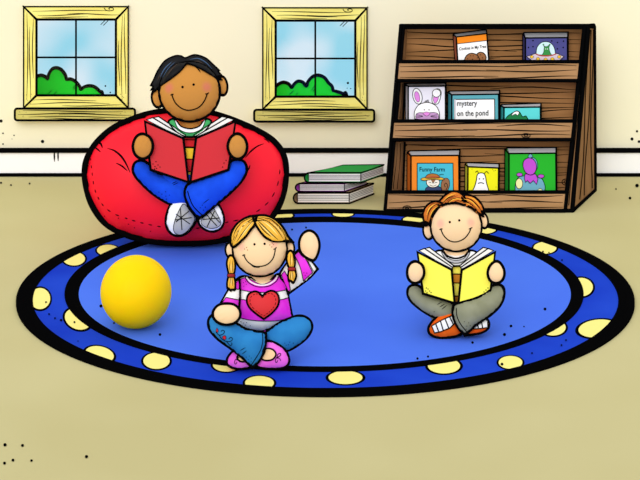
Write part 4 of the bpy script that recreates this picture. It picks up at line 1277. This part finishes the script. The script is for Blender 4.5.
# ----------------------------------------------------------------- girl waving
def waving_girl():
    pl = Plane(262, 290, 368.6, RUG_Z)
    HD, TD = -.06, -.11
    loc = fl(258, 362, RUG_Z)
    head = ell(259.8, 248.8, 26.8, 27.2, n=48)
    earL = ell(230.4, 250.2, 4.8, 7.8, -.05); earR = ell(289.6, 249, 4.6, 7.8, .05)
    hW = spline([(300.4, 251.6), (299.5, 241), (303.6, 233.2), (310.2, 230.8), (316.6, 235.4), (319.3, 244.6), (317.6, 254), (313.4, 260.4), (306, 257.4)])
    hK = spline([(226.8, 303.8), (218.6, 305.4), (213.4, 311.4), (214, 318), (219.4, 323), (227.4, 324.4), (235, 322.4), (239.8, 316.4), (239, 309.4), (234, 305)])
    def shapes(sk, m):
        sk.puff(pl, HD, offset_poly(head, 1.47), .095, .105, m, line=0, n=420)
        sk.puff(pl, HD - .02, offset_poly(earL, 1.10), .022, .022, m, line=0, n=80)
        sk.puff(pl, HD - .02, offset_poly(earR, 1.10), .022, .022, m, line=0, n=80)
        sk.limb([pl.P(261, 262, HD - .03), pl.P(262, 279, TD - .03)], [.055, .056], m)
        sk.limb([pl.P(262, 292, TD - .02), pl.P(264, 328, TD - .05), pl.P(264, 344, TD - .04)], [.045, .045, .045], m)
        # arm on the knee, waving arm
        sk.limb([pl.P(262, 286, TD), pl.P(243, 287, TD), pl.P(232, 303, TD + .01), pl.P(227, 314, .085)], [.03, .022, .018, .022], m)
        sk.limb([pl.P(262, 286, TD), pl.P(281, 284, TD), pl.P(300, 268, TD + .02), pl.P(309, 252, TD + .03)], [.03, .028, .026, .028], m)
        sk.puff(pl, TD + .03, offset_poly(hW, 1.38), .034, .03, m, line=0, n=200, mod=hand_mod(309.5, 246, .12, -.99, 12))
        sk.puff(pl, .095, offset_poly(hK, 1.38), .036, .028, m, line=0, n=200, mod=hand_mod(225.5, 314, -.9, .43, 13))
        for pts, r in (([(262, 345, TD + .0), (217, 322, .035), (245, 352, .05), (241, 358, .04)], [.03, .022, .016, .016]), ([(266, 345, TD + .0), (302, 325, .0), (272, 350, .012), (268.5, 354.6, .022)], [.03, .022, .016, .016])):
            sk.limb([pl.P(*p) for p in pts], r, m)
    o, bv = person(pl, loc, 'person with blond pigtails waving in a pink striped shirt, seated on the rug', shapes,
                   [(pl, HD, head, 3.0), (pl, HD - .02, earL, 2.3), (pl, HD - .02, earR, 2.3), (pl, TD + .03, hW, 3.0), (pl, .095, hK, 3.0)],
                   (242, 208, 166), (245, 186, 160), [(241.5, 247, 5.2), (274.6, 243.6, 5.2)], head)
    face_parts(o, pl, bv, [(254.5, 244.3), (264.6, 243.9)], 1.2,
               [(243.8, 255.0), (246, 259.4), (249, 262.8), (255, 266.2), (262.5, 266), (268.6, 263.4), (273.4, 257.4), (275.4, 248.8)],
               [[(242.4, 255.6), (243.8, 254.8), (245.4, 255)], [(273.6, 249.4), (275.4, 248.4), (276.4, 247.2)], [(250.6, 264), (254, 266.8), (259.6, 267.2)]], w=1.2)
    FR = mat('freckle_brown', (176, 104, 80), rough=.9)
    for x, y in ((244.6, 249), (246.6, 247.4), (247.6, 250), (269.8, 245), (271.8, 247), (273.4, 244.6), (272.2, 243)):
        MB().ball(hit_at(pl, bv, x, y), .55 * pl.s, FR, 8, 6).build('freckle', o)
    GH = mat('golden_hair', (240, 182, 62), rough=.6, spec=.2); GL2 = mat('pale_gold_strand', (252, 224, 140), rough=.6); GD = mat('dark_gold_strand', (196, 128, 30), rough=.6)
    mb = MB()
    hl = spline([(230.6, 243.4), (231, 234.6), (236.3, 224.7), (245.6, 218), (256.4, 215.8), (255.6, 219.6), (254.6, 224.4), (250, 230.4), (245.6, 236.4), (239.4, 242.4), (233.6, 247)])
    hr = spline([(253.6, 216.6), (261, 215.3), (267, 215.8), (275.6, 219.8), (283, 227.5), (287.8, 235.8), (292.6, 241.8, 1), (285, 241), (274.4, 241), (266.6, 238), (261.4, 233), (257.6, 227.6), (254.6, 222)])
    mb.puff(pl, HD, hl, .022, .02, GH, line=2.6, base=bv, lift=.006, n=200)
    mb.puff(pl, HD, hr, .022, .02, GH, line=2.6, base=bv, lift=.006, n=260)
    hb = mb.bvh()
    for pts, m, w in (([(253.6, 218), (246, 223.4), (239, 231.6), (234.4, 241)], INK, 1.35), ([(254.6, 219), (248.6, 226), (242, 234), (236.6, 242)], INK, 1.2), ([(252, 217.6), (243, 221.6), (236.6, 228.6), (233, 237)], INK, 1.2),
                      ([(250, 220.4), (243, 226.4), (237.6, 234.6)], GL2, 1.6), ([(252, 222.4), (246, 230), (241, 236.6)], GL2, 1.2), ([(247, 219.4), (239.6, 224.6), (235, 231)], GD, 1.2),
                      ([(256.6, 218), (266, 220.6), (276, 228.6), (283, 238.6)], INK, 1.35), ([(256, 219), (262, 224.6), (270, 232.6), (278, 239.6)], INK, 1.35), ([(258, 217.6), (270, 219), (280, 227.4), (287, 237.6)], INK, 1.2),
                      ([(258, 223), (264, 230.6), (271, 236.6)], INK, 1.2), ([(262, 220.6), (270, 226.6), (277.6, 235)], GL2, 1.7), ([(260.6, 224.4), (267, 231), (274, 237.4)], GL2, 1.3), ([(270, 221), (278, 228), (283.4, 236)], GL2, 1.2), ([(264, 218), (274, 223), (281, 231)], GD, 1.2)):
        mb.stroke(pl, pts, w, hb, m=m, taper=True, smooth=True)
    mb.build('hair', o)
    TIE = mat('hair_tie_red', (150, 30, 36), rough=.7)
    for top, low, tie in ((spline([(229.2, 256), (227, 263), (228, 270), (229.6, 275.6), (233, 275.6), (234.8, 269), (234.8, 262), (233, 256.6)]),
                           spline([(229.4, 275), (227.4, 282), (227.6, 288.4), (229, 288), (230.6, 290.4), (232, 289), (234.8, 289.6), (234.8, 282), (233.2, 275)]), (231.2, 275.4)),
                          (spline([(288.4, 252), (286.8, 258), (287.8, 264), (290, 269), (293.6, 269), (294.8, 262), (293.6, 255), (291.4, 251)]),
                           spline([(289.8, 268.4), (288.4, 275), (289, 281), (290.8, 280.4), (293, 282.8), (295, 279.6), (296, 275), (294, 268.4)]), (291.8, 268.9))):
        mb = MB()
        pd = HD + .03 if tie[0] < 260 else HD + .035
        mb.puff(pl, pd, top, .022, .02, GH, line=2.3, n=80)
        mb.puff(pl, pd, low, .022, .02, GH, line=2.3, n=80)
        pb = mb.bvh()
        for k in (-1.2, 1.2):
            mb.stroke(pl, [(tie[0] + k * .7, tie[1] - 16), (tie[0] + k * 1.3, tie[1] - 8), (tie[0] + k * .6, tie[1] - 2)], .6, pb, taper=True, smooth=True)
            mb.stroke(pl, [(tie[0] + k * .6, tie[1] + 2), (tie[0] + k * 1.2, tie[1] + 11)], .6, pb, taper=True)
        mb.stroke(pl, [(tie[0] - .2, tie[1] - 12), (tie[0], tie[1] - 4)], 1.0, pb, m=GL2, taper=True); mb.stroke(pl, [(tie[0], tie[1] + 3), (tie[0], tie[1] + 10)], 1.0, pb, m=GL2, taper=True)
        h = mb.build('pigtail', o)
        mb = MB()
        mb.puff(pl, pd + .008, spline([(tie[0] - 3.4, tie[1] - 1.2), (tie[0], tie[1] - 1.8), (tie[0] + 3.4, tie[1] - 1.2), (tie[0] + 3.4, tie[1] + 1.4), (tie[0], tie[1] + 1.8), (tie[0] - 3.4, tie[1] + 1.4)], n=3), .022, .03, TIE, line=1.1, n=50)
        mb.build('hair_tie', h)
    # striped shirt
    PK = cloth('shirt_magenta', (232, 40, 226), (226, 70, 226)); WS = cloth('shirt_white', (250, 250, 250)); HT = mat('heart_red', (214, 44, 50), rough=.6, spec=.2)
    torso = spline([(238, 279), (245, 276.4), (253, 279), (262, 283), (272, 279), (277, 274.6), (283, 275.4), (286.6, 284), (288.4, 298), (292.6, 319, 1), (283, 323.6), (266, 329.8), (252, 331), (246.6, 330), (237, 324, 1), (236.4, 308), (237, 290)])
    mb = MB()
    mb.puff(pl, TD, torso, .088, .08, WS, line=2.8, n=360)
    tb = mb.bvh()
    def band(poly): mb.patch(pl, spline(poly, n=5), tb, PK, line=.9, n=120)
    band([(238.4, 280, 1), (246, 277.6), (251, 279.6), (262, 284.6), (272, 280.4), (277, 275.6), (282.6, 276, 1), (285.8, 284), (286, 290, 1), (274, 292), (262, 292.4), (250, 291.6), (237.4, 289.2, 1)])
    band([(237, 298.4, 1), (250, 300.6), (264, 301), (280, 299.8), (288.2, 297.6, 1), (290, 308), (291.8, 317.4, 1), (278, 320.6), (262, 321), (248, 319.8), (237, 317, 1)])
    mb.stroke(pl, [(251, 331), (258, 332.4), (266, 331.2)], 1.6, tb, m=PK)
    # collar line
    mb.stroke(pl, [(246.4, 277.2), (250, 281.4), (256, 284.6), (262.4, 285.4), (269, 284.2), (275, 280), (277.6, 275.4)], 2.0, tb, m=WS, smooth=True, lift=.004)
    mb.stroke(pl, [(245.4, 278), (249, 282.8), (255.6, 286.2), (262.4, 287), (270, 285.6), (276.4, 281), (279, 275.6)], .9, tb, smooth=True, lift=.006)
    for x, y in ((243, 282.6), (245.4, 281.6), (246, 284.2), (243.6, 286), (243.4, 323), (245, 325), (246.4, 322.4), (244.4, 326.6), (240.6, 321.6), (250, 325.6)): mb.stroke(pl, [(x, y), (x + .5, y + .2)], .8, tb, lift=.005)
    shirt = mb.build('shirt', o)
    mb = MB()
    heart = spline([(262.3, 296.4, 1), (258.4, 292.4), (253.6, 291.6), (248.4, 294.6), (246.8, 301), (249.6, 307.6), (256, 313.6), (263.8, 319, 1), (271.4, 313.4), (277.4, 306.4), (279, 299), (276.6, 293), (271.4, 290.8), (266, 292.6)])
    mb.patch(pl, heart, tb, HT, lift=.006, n=160)
    hbv = mb.bvh()
    mb.stroke(pl, heart + heart[:1], 2.2, tb, lift=.008)
    inner = [(262.9 + (x - 262.9) * .8, 304 + (y - 304) * .8) for x, y in heart]
    rs = resample(inner, .7)
    for i in range(0, len(rs) - 3, 5): mb.stroke(pl, rs[i:i + 4], .6, hbv)
    mb.build('heart_patch', shirt)
    # sleeves
    mb = MB()
    sl = spline([(238.6, 278.4), (232, 285), (227.4, 292), (220.6, 304, 1), (226.6, 308), (238.4, 313, 1), (239.6, 296), (239.4, 284)])
    mb.puff(pl, TD + .04, sl, .05, .05, WS, line=2.6, n=160)
    sb = mb.bvh()
    mb.patch(pl, [(238.4, 280), (231.2, 288), (239, 289.4), (239.2, 284)], sb, PK, line=.9, n=50)
    mb.patch(pl, [(226, 297.4), (221.6, 303.6), (227.6, 307.4), (238.2, 312), (238.8, 300)], sb, PK, line=.9, n=50)
    mb.build('sleeve', o)
    mb = MB()
    sr = spline([(280.4, 274), (286, 264.6), (291.6, 257), (299.2, 249.4, 1), (308.4, 258), (317.6, 269, 1), (309.6, 277.6), (300, 285), (288.6, 293.4, 1), (284, 284)])
    mb.puff(pl, TD + .015, sr, .05, .05, WS, line=2.8, n=200)
    sb = mb.bvh()
    mb.patch(pl, spline([(281.4, 274.8, 1), (284.4, 271, 1), (288, 278), (290.4, 290, 1), (288.4, 291.8, 1), (285, 284)]), sb, PK, line=.9, n=60)
    mb.patch(pl, spline([(294.6, 255.4, 1), (298.4, 251.6, 1), (306, 259.6), (312.6, 272.6, 1), (303.4, 281, 1), (300, 267)][::1]), sb, PK, line=.9, n=80)
    mb.stroke(pl, [(299.6, 251), (306.4, 258.6), (313.6, 271.6)], .9, sb, smooth=True, lift=.004)
    for x, y in ((306.6, 273), (305, 275.4), (308, 276), (303.6, 272.6)): mb.stroke(pl, [(x, y), (x + .5, y + .2)], .8, sb, lift=.005)
    mb.build('sleeve', o)
    # jeans
    JB = cloth('jeans_denim', (44, 128, 196), (38, 118, 188))
    legL = spline([(212, 315.6), (208.6, 321), (210, 329.6), (218.4, 339.2), (231.6, 348.8), (242.4, 357.4), (252.6, 367.6, 1), (258.6, 361), (263, 352), (265.4, 343), (265.6, 333, 1), (256, 331.6), (245, 329), (237, 324), (226, 319), (218, 316)])
    legR = spline([(264.4, 334.8), (272, 328), (282.5, 321.6), (297.5, 316), (307.4, 318.2), (312, 325.6), (308.8, 335), (300, 343.4), (288, 350.4), (280, 350), (272, 346), (265.6, 343)])
    mb = MB()
    mb.limb([pl.P(252, 346, TD), pl.P(276, 346, TD)], [.055, .055], JB)
    mb.limb([pl.P(252, 346, TD + .01), pl.P(225, 328, .015)], [.055, .035], JB)
    mb.limb([pl.P(276, 346, TD + .01), pl.P(298, 329, -.02)], [.055, .035], JB)
    mb.puff(pl, .0, legR, .055, .05, JB, line=3.0, n=240)
    mb.puff(pl, .05, legL, .055, .05, JB, line=3.0, n=260)
    jb = mb.bvh()
    mb.stroke(pl, [(262.4, 333.6), (262.6, 342), (259.6, 352), (250.8, 365.6)], 1.0, jb, smooth=True)
    mb.stroke(pl, [(242, 354), (246.6, 350.6)], .8, jb, taper=True); mb.stroke(pl, [(240, 350.6), (245.4, 347.6)], .7, jb, taper=True)
    for x, y in ((246, 357), (249, 356), (248, 359.4), (251, 358), (251, 361.6), (284.6, 343), (288, 344.6), (286, 345), (289.6, 342), (293, 343)): mb.stroke(pl, [(x, y), (x + .5, y + .2)], .8, jb)
    BUD = mat('embroidered_bud_red', (206, 36, 48), rough=.8)
    for p in ([(216, 331), (217, 328), (218.2, 331), (217.2, 332.4)], [(222.4, 337), (225, 335.6), (226, 338.4), (224, 339.6)]): mb.patch(pl, spline(p, n=4), jb, BUD, line=.5, n=16, lift=.002)
    for p in ([(216, 332), (219, 335), (223, 334), (224.4, 331.4), (222.6, 330.2), (221, 331.6)], [(219, 335), (222, 339), (226.6, 341.4), (231, 341), (232.4, 338.6), (230.4, 337.4), (228.8, 339)], [(226.6, 341.4), (230, 345.4), (232, 344), (231, 342.6)]):
        mb.stroke(pl, p, .7, jb, smooth=True, lift=.002)
    mb.build('jeans', o)
    # pink shoes with the ankle showing in the opening
    PS = cloth('shoe_pink', (238, 116, 226), (230, 96, 218)); SK = mat('girl_ankle_skin', (238, 200, 156), rough=.8)
    for poly, opening, bow, dd in ((spline([(235.4, 350), (230, 354.6), (227.2, 360), (228.2, 365), (235.4, 368.2), (244, 368.2), (250, 367), (249, 361), (244, 354), (239.6, 350.6)]),
                                    spline([(239.4, 354.4), (237.6, 358.4), (240, 361), (244, 361.6), (246, 359)]), (236.6, 358.6), .012),
                                   (spline([(266.4, 341.2), (274, 342.6), (281, 346.6), (286.8, 352.6), (289, 360.6), (286.4, 366), (278.4, 368.2), (268, 368.2), (258, 366.8), (256.6, 363.6), (261, 357), (264.4, 349)]),
                                    spline([(266.6, 348.6), (273, 349.6), (276, 354.4), (272.6, 359.4), (266, 360.6), (261.6, 358.6), (264.4, 353.6)]), (277.4, 357), .025)):
        mb = MB()
        mb.puff(pl, dd, poly, .042, .04, PS, line=2.8, n=200)
        sb = mb.bvh()
        mb.patch(pl, opening, sb, SK, line=1.8, n=60)
        s = mb.build('shoe', o)
        mb = MB()
        x, y = bow
        mb.stroke(pl, ell(x + 1.6, y - 2, 2.2, 1.3, -.7, n=12) + [(x + 1.6 + 2.2 * math.cos(-.7), y - 2 + 2.2 * math.sin(-.7))], .7, sb, lift=.004)
        mb.stroke(pl, ell(x - .8, y + 3, 1.2, 2.6, .2, n=12), .7, sb, lift=.004)
        mb.stroke(pl, [(x, y), (x + 2.6, y + 2), (x + 3.2, y + 4)], .7, sb, lift=.004, smooth=True)
        mb.build('bow', s)
waving_girl()

# ----------------------------------------------------------------- boy with the yellow book
def yellow_book_boy():
    pl = Plane(456, 270, 337.6, RUG_Z)
    HD, TD, BD = -.06, -.11, .06
    loc = fl(455, 332, RUG_Z)
    head = ell(456.2, 226.4, 25.2, 24.6, n=48)
    earL = ell(428, 231.6, 4.6, 7.8, -.2); earR = ell(483.4, 220.6, 4.4, 7.8, -.2)
    hL = spline([(415.2, 261.6), (409.4, 265), (407.4, 272.6), (409.2, 279.6), (414.6, 283), (420.4, 280.6), (423.8, 274), (422.2, 265.6)])
    hR = spline([(496.6, 261.4), (490.6, 265.4), (488, 273), (490.4, 280.4), (496.6, 283), (502.4, 279.6), (504.2, 272.4), (501.6, 265)])
    def shapes(sk, m):
        sk.puff(pl, HD, offset_poly(head, 1.47), .09, .10, m, line=0, n=420)
        sk.puff(pl, HD - .02, offset_poly(earL, 1.10), .022, .022, m, line=0, n=80)
        sk.puff(pl, HD - .02, offset_poly(earR, 1.10), .022, .022, m, line=0, n=80)
        sk.limb([pl.P(456, 240, HD - .03), pl.P(456, 262, TD + .02)], [.054, .055], m)
        sk.limb([pl.P(456, 270, TD), pl.P(456, 305, TD - .01), pl.P(456, 318, TD - .01)], [.045, .05, .045], m)
        for sx, hp in ((-1, (415.8, 272.6)), (1, (496, 272.6))):
            sk.limb([pl.P(456, 266, TD), pl.P(456 + sx * 19, 267, TD), pl.P(456 + sx * 29, 281, TD + .06), pl.P(hp[0] - sx * 1, hp[1] + 2, BD + .002)], [.03, .028, .026, .023], m)
            for k in range(4):
                a = pl.P(hp[0] - sx * 1, hp[1] - 5.4 + k * 3.8, BD - .004)
                b = pl.P(hp[0] - sx * 7.5, hp[1] - 5.8 + k * 4.0, BD - .02)
                c2 = pl.P(hp[0] - sx * (11 + (k in (1, 2)) * 1.5), hp[1] - 5.8 + k * 4.0, BD - .02)
                sk.limb([a, b, c2], [.0095, .009, .008], m, sides=8)
        sk.puff(pl, BD + .018, offset_poly(hL, 1.38), .03, .028, m, line=0, n=160, mod=hand_mod(415.5, 273, .3, -.95, 11))
        sk.puff(pl, BD + .018, offset_poly(hR, 1.38), .03, .028, m, line=0, n=160, mod=hand_mod(496.2, 273, -.3, -.95, 11))
        for pts, r in (([(456, 308, TD + .02), (416, 294, .01), (444, 318, .0), (446, 324, .0)], [.03, .022, .016, .016]), ([(456, 308, TD + .02), (496, 294, .03), (466, 322, .035), (470, 327, .0)], [.03, .022, .016, .016])):
            sk.limb([pl.P(*p) for p in pts], r, m)
    o, bv = person(pl, loc, 'person with orange brown hair reading a yellow book, seated on the rug', shapes,
                   [(pl, HD, head, 3.0), (pl, HD - .02, earL, 2.3), (pl, HD - .02, earR, 2.3), (pl, BD + .018, hL, 3.0), (pl, BD + .018, hR, 3.0)],
                   (244, 208, 164), (245, 182, 156), [(440.4, 223.4, 5.4), (471, 222.4, 5.4)], head)
    face_parts(o, pl, bv, [(449.8, 222.1), (459.3, 220.4)], 1.2,
               [(440.9, 229), (442.4, 233), (445, 237), (449.7, 240.7), (456.3, 241.8), (463.8, 238.8), (468.6, 233.4), (470.8, 228.4)],
               [[(439.6, 229.6), (441, 228.8), (442.6, 229)], [(469, 229), (470.8, 228.2), (472.2, 227.4)]], w=1.2)
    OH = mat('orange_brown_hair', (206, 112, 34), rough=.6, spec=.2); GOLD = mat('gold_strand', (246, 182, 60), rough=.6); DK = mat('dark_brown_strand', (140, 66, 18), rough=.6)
    mb = MB()
    locks = [spline([(424.6, 224, 1), (423, 214), (427, 205.6), (434, 201.6), (440, 202), (442.6, 204.4), (437.5, 207.6), (433, 214), (430.2, 222), (426.4, 225.4, 1), (427, 221, 1)]),
             spline([(437.4, 203.8), (440.4, 200), (446, 194.6), (452, 191.4), (458, 192), (463.6, 196), (466.4, 203.4), (464, 205), (456.3, 203), (446, 204), (440.4, 206.4)]),
             spline([(461.4, 196.4), (466, 195), (474, 196.8), (480.6, 203), (484.6, 211.4, 1), (481.4, 211, 1), (483, 216, 1), (477, 212.4), (471.6, 207.8), (465.6, 204.8)])]
    for q in locks: mb.puff(pl, HD, q, .024, .02, OH, line=2.4, base=bv, lift=.006, n=150)
    hb = mb.bvh()
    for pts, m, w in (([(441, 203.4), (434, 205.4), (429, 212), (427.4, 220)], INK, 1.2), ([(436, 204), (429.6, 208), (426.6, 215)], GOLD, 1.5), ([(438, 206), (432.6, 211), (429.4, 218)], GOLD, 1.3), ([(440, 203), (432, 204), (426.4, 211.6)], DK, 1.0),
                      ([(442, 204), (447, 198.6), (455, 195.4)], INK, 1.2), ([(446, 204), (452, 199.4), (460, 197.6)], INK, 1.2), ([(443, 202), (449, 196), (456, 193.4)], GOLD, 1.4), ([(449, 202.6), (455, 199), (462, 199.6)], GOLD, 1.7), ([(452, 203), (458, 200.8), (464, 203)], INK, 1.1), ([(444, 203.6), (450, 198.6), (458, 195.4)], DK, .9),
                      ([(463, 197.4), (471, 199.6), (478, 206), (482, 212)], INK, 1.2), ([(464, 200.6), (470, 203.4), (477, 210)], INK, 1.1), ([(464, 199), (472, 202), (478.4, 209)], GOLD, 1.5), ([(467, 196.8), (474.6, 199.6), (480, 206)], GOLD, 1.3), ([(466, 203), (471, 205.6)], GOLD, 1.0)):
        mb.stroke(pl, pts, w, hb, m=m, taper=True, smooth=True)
    mb.build('hair', o)
    WS = cloth('shirt_white', (250, 250, 250)); GY = cloth('shirt_grey', (184, 184, 190)); YS = cloth('tee_yellow', (250, 236, 92)); OS = cloth('tee_orange', (204, 128, 38))
    mb = MB()
    torso = spline([(436, 253), (446, 249.6), (466, 249.6), (476, 253), (484, 262), (486, 274), (480, 296), (478, 314), (434, 314), (432, 296), (427, 274), (428, 262)])
    mb.puff(pl, TD, torso, .13, .08, WS, line=2.2, n=300)
    for sx in (-1, 1):
        mb.limb([pl.P(456 + sx * 19, 267, TD), pl.P(456 + sx * 28, 280, TD + .06), pl.P(456 + sx * 34, 276, BD - .028)], [.048, .042, .03], WS)
    tb = mb.bvh()
    mb.patch(pl, [(448, 266), (464, 266), (464, 308), (448, 308)], tb, YS, line=.6, n=90)
    for a, b in ((274, 283), (296, 306)): mb.patch(pl, [(449, a), (463, a), (463, b), (449, b)], tb, OS, line=1.2, n=50, lift=.005)
    mb.build('shirt', o)
    mb = MB()
    mb.puff(pl, TD + .122, spline([(433.4, 254.6), (438, 250.6), (443, 251.4), (447.4, 256), (456, 258.6), (464.4, 256), (468.6, 251.4), (473, 250.6), (478, 254.6), (470, 261.6), (463, 265), (456, 266), (449, 265), (441, 261.6)]), .012, .012, WS, line=2.0, n=120)
    cb = mb.bvh()
    mb.patch(pl, spline([(441.6, 252.6), (443.6, 253), (448, 258), (456, 260.4), (464, 258), (468, 253), (470, 252.6), (466, 259.4), (461, 262.4), (456, 263.2), (451, 262.4), (446, 259.4)]), cb, GY, line=.8, n=60)
    mb.build('collar', o)
    # olive trousers
    OL = cloth('trousers_olive', (146, 148, 124), (134, 136, 110))
    legL = spline([(407.6, 292.4), (409, 287.4), (414, 285), (420, 287), (425, 293), (436, 298), (452, 303.4), (456, 312), (448, 320), (434, 316.8), (424, 311.6), (414, 304), (409, 298)])
    legR = spline([(504, 291.4), (502.4, 286.6), (497.4, 284.6), (491.4, 287), (486, 293.4), (472, 299.4), (456.4, 303.6), (453.2, 308), (453.6, 317), (458, 326.8), (464.8, 334.8, 1), (470, 330), (475.4, 324.8), (484, 319), (490.6, 314.6), (498.6, 307), (503, 299)])
    mb = MB()
    mb.limb([pl.P(446, 309, TD), pl.P(467, 309, TD)], [.082, .082], OL)
    mb.limb([pl.P(446, 307, TD + .03), pl.P(422, 296, -.03)], [.066, .046], OL)
    mb.limb([pl.P(467, 307, TD + .03), pl.P(490, 296, .0)], [.066, .046], OL)
    mb.puff(pl, -.005, legL, .052, .046, OL, line=3.0, n=240)
    mb.puff(pl, .04, legR, .052, .046, OL, line=3.0, n=240)
    jb = mb.bvh()
    mb.stroke(pl, [(456.4, 308), (457, 316), (460.6, 324), (467, 332)], 1.0, jb, smooth=True)
    mb.stroke(pl, [(439.6, 307), (445, 303.8)], .9, jb, taper=True); mb.stroke(pl, [(441.6, 309.4), (447, 305)], .8, jb, taper=True); mb.stroke(pl, [(437, 304.8), (441.6, 302)], .7, jb, taper=True)
    for x, y in ((429.4, 313), (432, 315), (434, 311.6), (464, 321.6), (466.6, 326), (468.4, 322.6), (470, 325.6), (466, 329)): mb.stroke(pl, [(x, y), (x + .5, y + .2)], .9, jb)
    mb.build('trousers', o)
    OR = cloth('shoe_orange', (240, 104, 24), (226, 84, 16)); WH = cloth('shoe_stripe_white', (242, 242, 240)); GR = cloth('shoe_stripe_grey', (206, 206, 200))
    for poly, stripe, bars, dd in ((spline([(452, 307.4), (446, 310), (437.6, 316.6), (431.4, 323), (428.6, 328.6), (430.4, 334), (438, 337.2), (447, 337.2), (455, 336), (462, 332.6), (458.4, 325), (454.4, 315)]),
                                    [(431.6, 326), (441, 320.4), (452.4, 315.4), (455.4, 322.4), (450, 328), (441, 331.6), (434.6, 333)],
                                    [[(435.6, 323.4), (439, 332.4)], [(440.4, 320.6), (443.4, 330.8)], [(445, 318.6), (449, 328.6)], [(449.6, 316.6), (453.4, 324.6)]], .005),
                                   (spline([(475, 325), (480, 320.6), (484.6, 318), (487.6, 320), (489, 324), (487.6, 328.8), (481, 332.6), (473, 334.2), (465.6, 334.8), (468, 331)]),
                                    [(474.6, 326), (484.4, 318.6), (487.6, 321), (487.6, 327.6), (480, 328.6), (474, 329)],
                                    [[(477.6, 323.6), (478.6, 329)], [(481.4, 320.8), (482.8, 328.4)]], .0)):
        mb = MB()
        mb.puff(pl, dd, poly, .042, .04, OR, line=2.8, n=200)
        sb = mb.bvh()
        mb.patch(pl, stripe, sb, WH, line=1.2, n=70)
        for b in bars: mb.stroke(pl, b, 1.3, sb, lift=.004)
        mb.build('shoe', o)
    YB = mat('book_cover_yellow', (246, 240, 84), rough=.6, spec=.2)
    lf = [(417.4, 252), (451.8, 269.6), (454.6, 303.2), (423, 293.6)]
    rt = [(461.6, 270), (495.2, 252), (490.2, 294.4), (458.4, 303.2)]
    open_book(pl, BD, pl.P(456, 303, BD), 'open yellow book in the hands of the person on the right', (lf, [(425.6, 291), (428, 289), (427, 292.6), (429.6, 291), (426.4, 288), (431, 292.6)]), (rt, [(486, 290), (488, 288), (484, 292), (487.6, 292)]), YB,
              [[(419, 250.6), (424.4, 248.4), (452.6, 267.4), (451.6, 270)], [(424.2, 248.6), (429.4, 247.4), (453.6, 265.6), (452.4, 268)]],
              [[(493.6, 250.6), (488.2, 248.4), (460.8, 267.4), (461.8, 270)], [(488.4, 248.6), (483.2, 247.4), (459.8, 265.6), (461, 268)]],
              [(451, 271), (462, 271), (459, 302), (454, 302)], M_P=YB)
yellow_book_boy()

# ================================================================= LIGHT AND CAMERA
w = bpy.data.worlds.new('soft_daylight'); SC.world = w; w.use_nodes = True
bg = w.node_tree.nodes['Background']
bg.inputs['Color'].default_value = (1.0, 1.0, 1.0, 1); bg.inputs['Strength'].default_value = 0.90
def sun(name, to, strength, ang, col=(1, 1, 1)):
    l = bpy.data.lights.new(name, 'SUN'); l.energy = strength; l.angle = math.radians(ang); l.color = col
    o = bpy.data.objects.new(name, l); COL.objects.link(o)
    o.rotation_euler = Vector(to).to_track_quat('-Z', 'Y').to_euler()
    o.location = (0, 4, 5)
sun('key_sun', (0.16, 0.88, -0.45), 1.55, 40)

cam = bpy.data.cameras.new('camera'); co = bpy.data.objects.new('camera', cam); COL.objects.link(co)
co.location = CAM; co.rotation_euler = (math.radians(90), 0, 0)
cam.sensor_fit = 'HORIZONTAL'; cam.sensor_width = 36; cam.lens = 36 * F / 640
cam.shift_y = -(240 - YH) / 640
cam.clip_end = 100
SC.camera = co
SC.view_settings.view_transform = 'Standard'
SC.view_settings.look = 'None'
for o in bpy.data.objects:
    if '_loc' in o: del o['_loc']
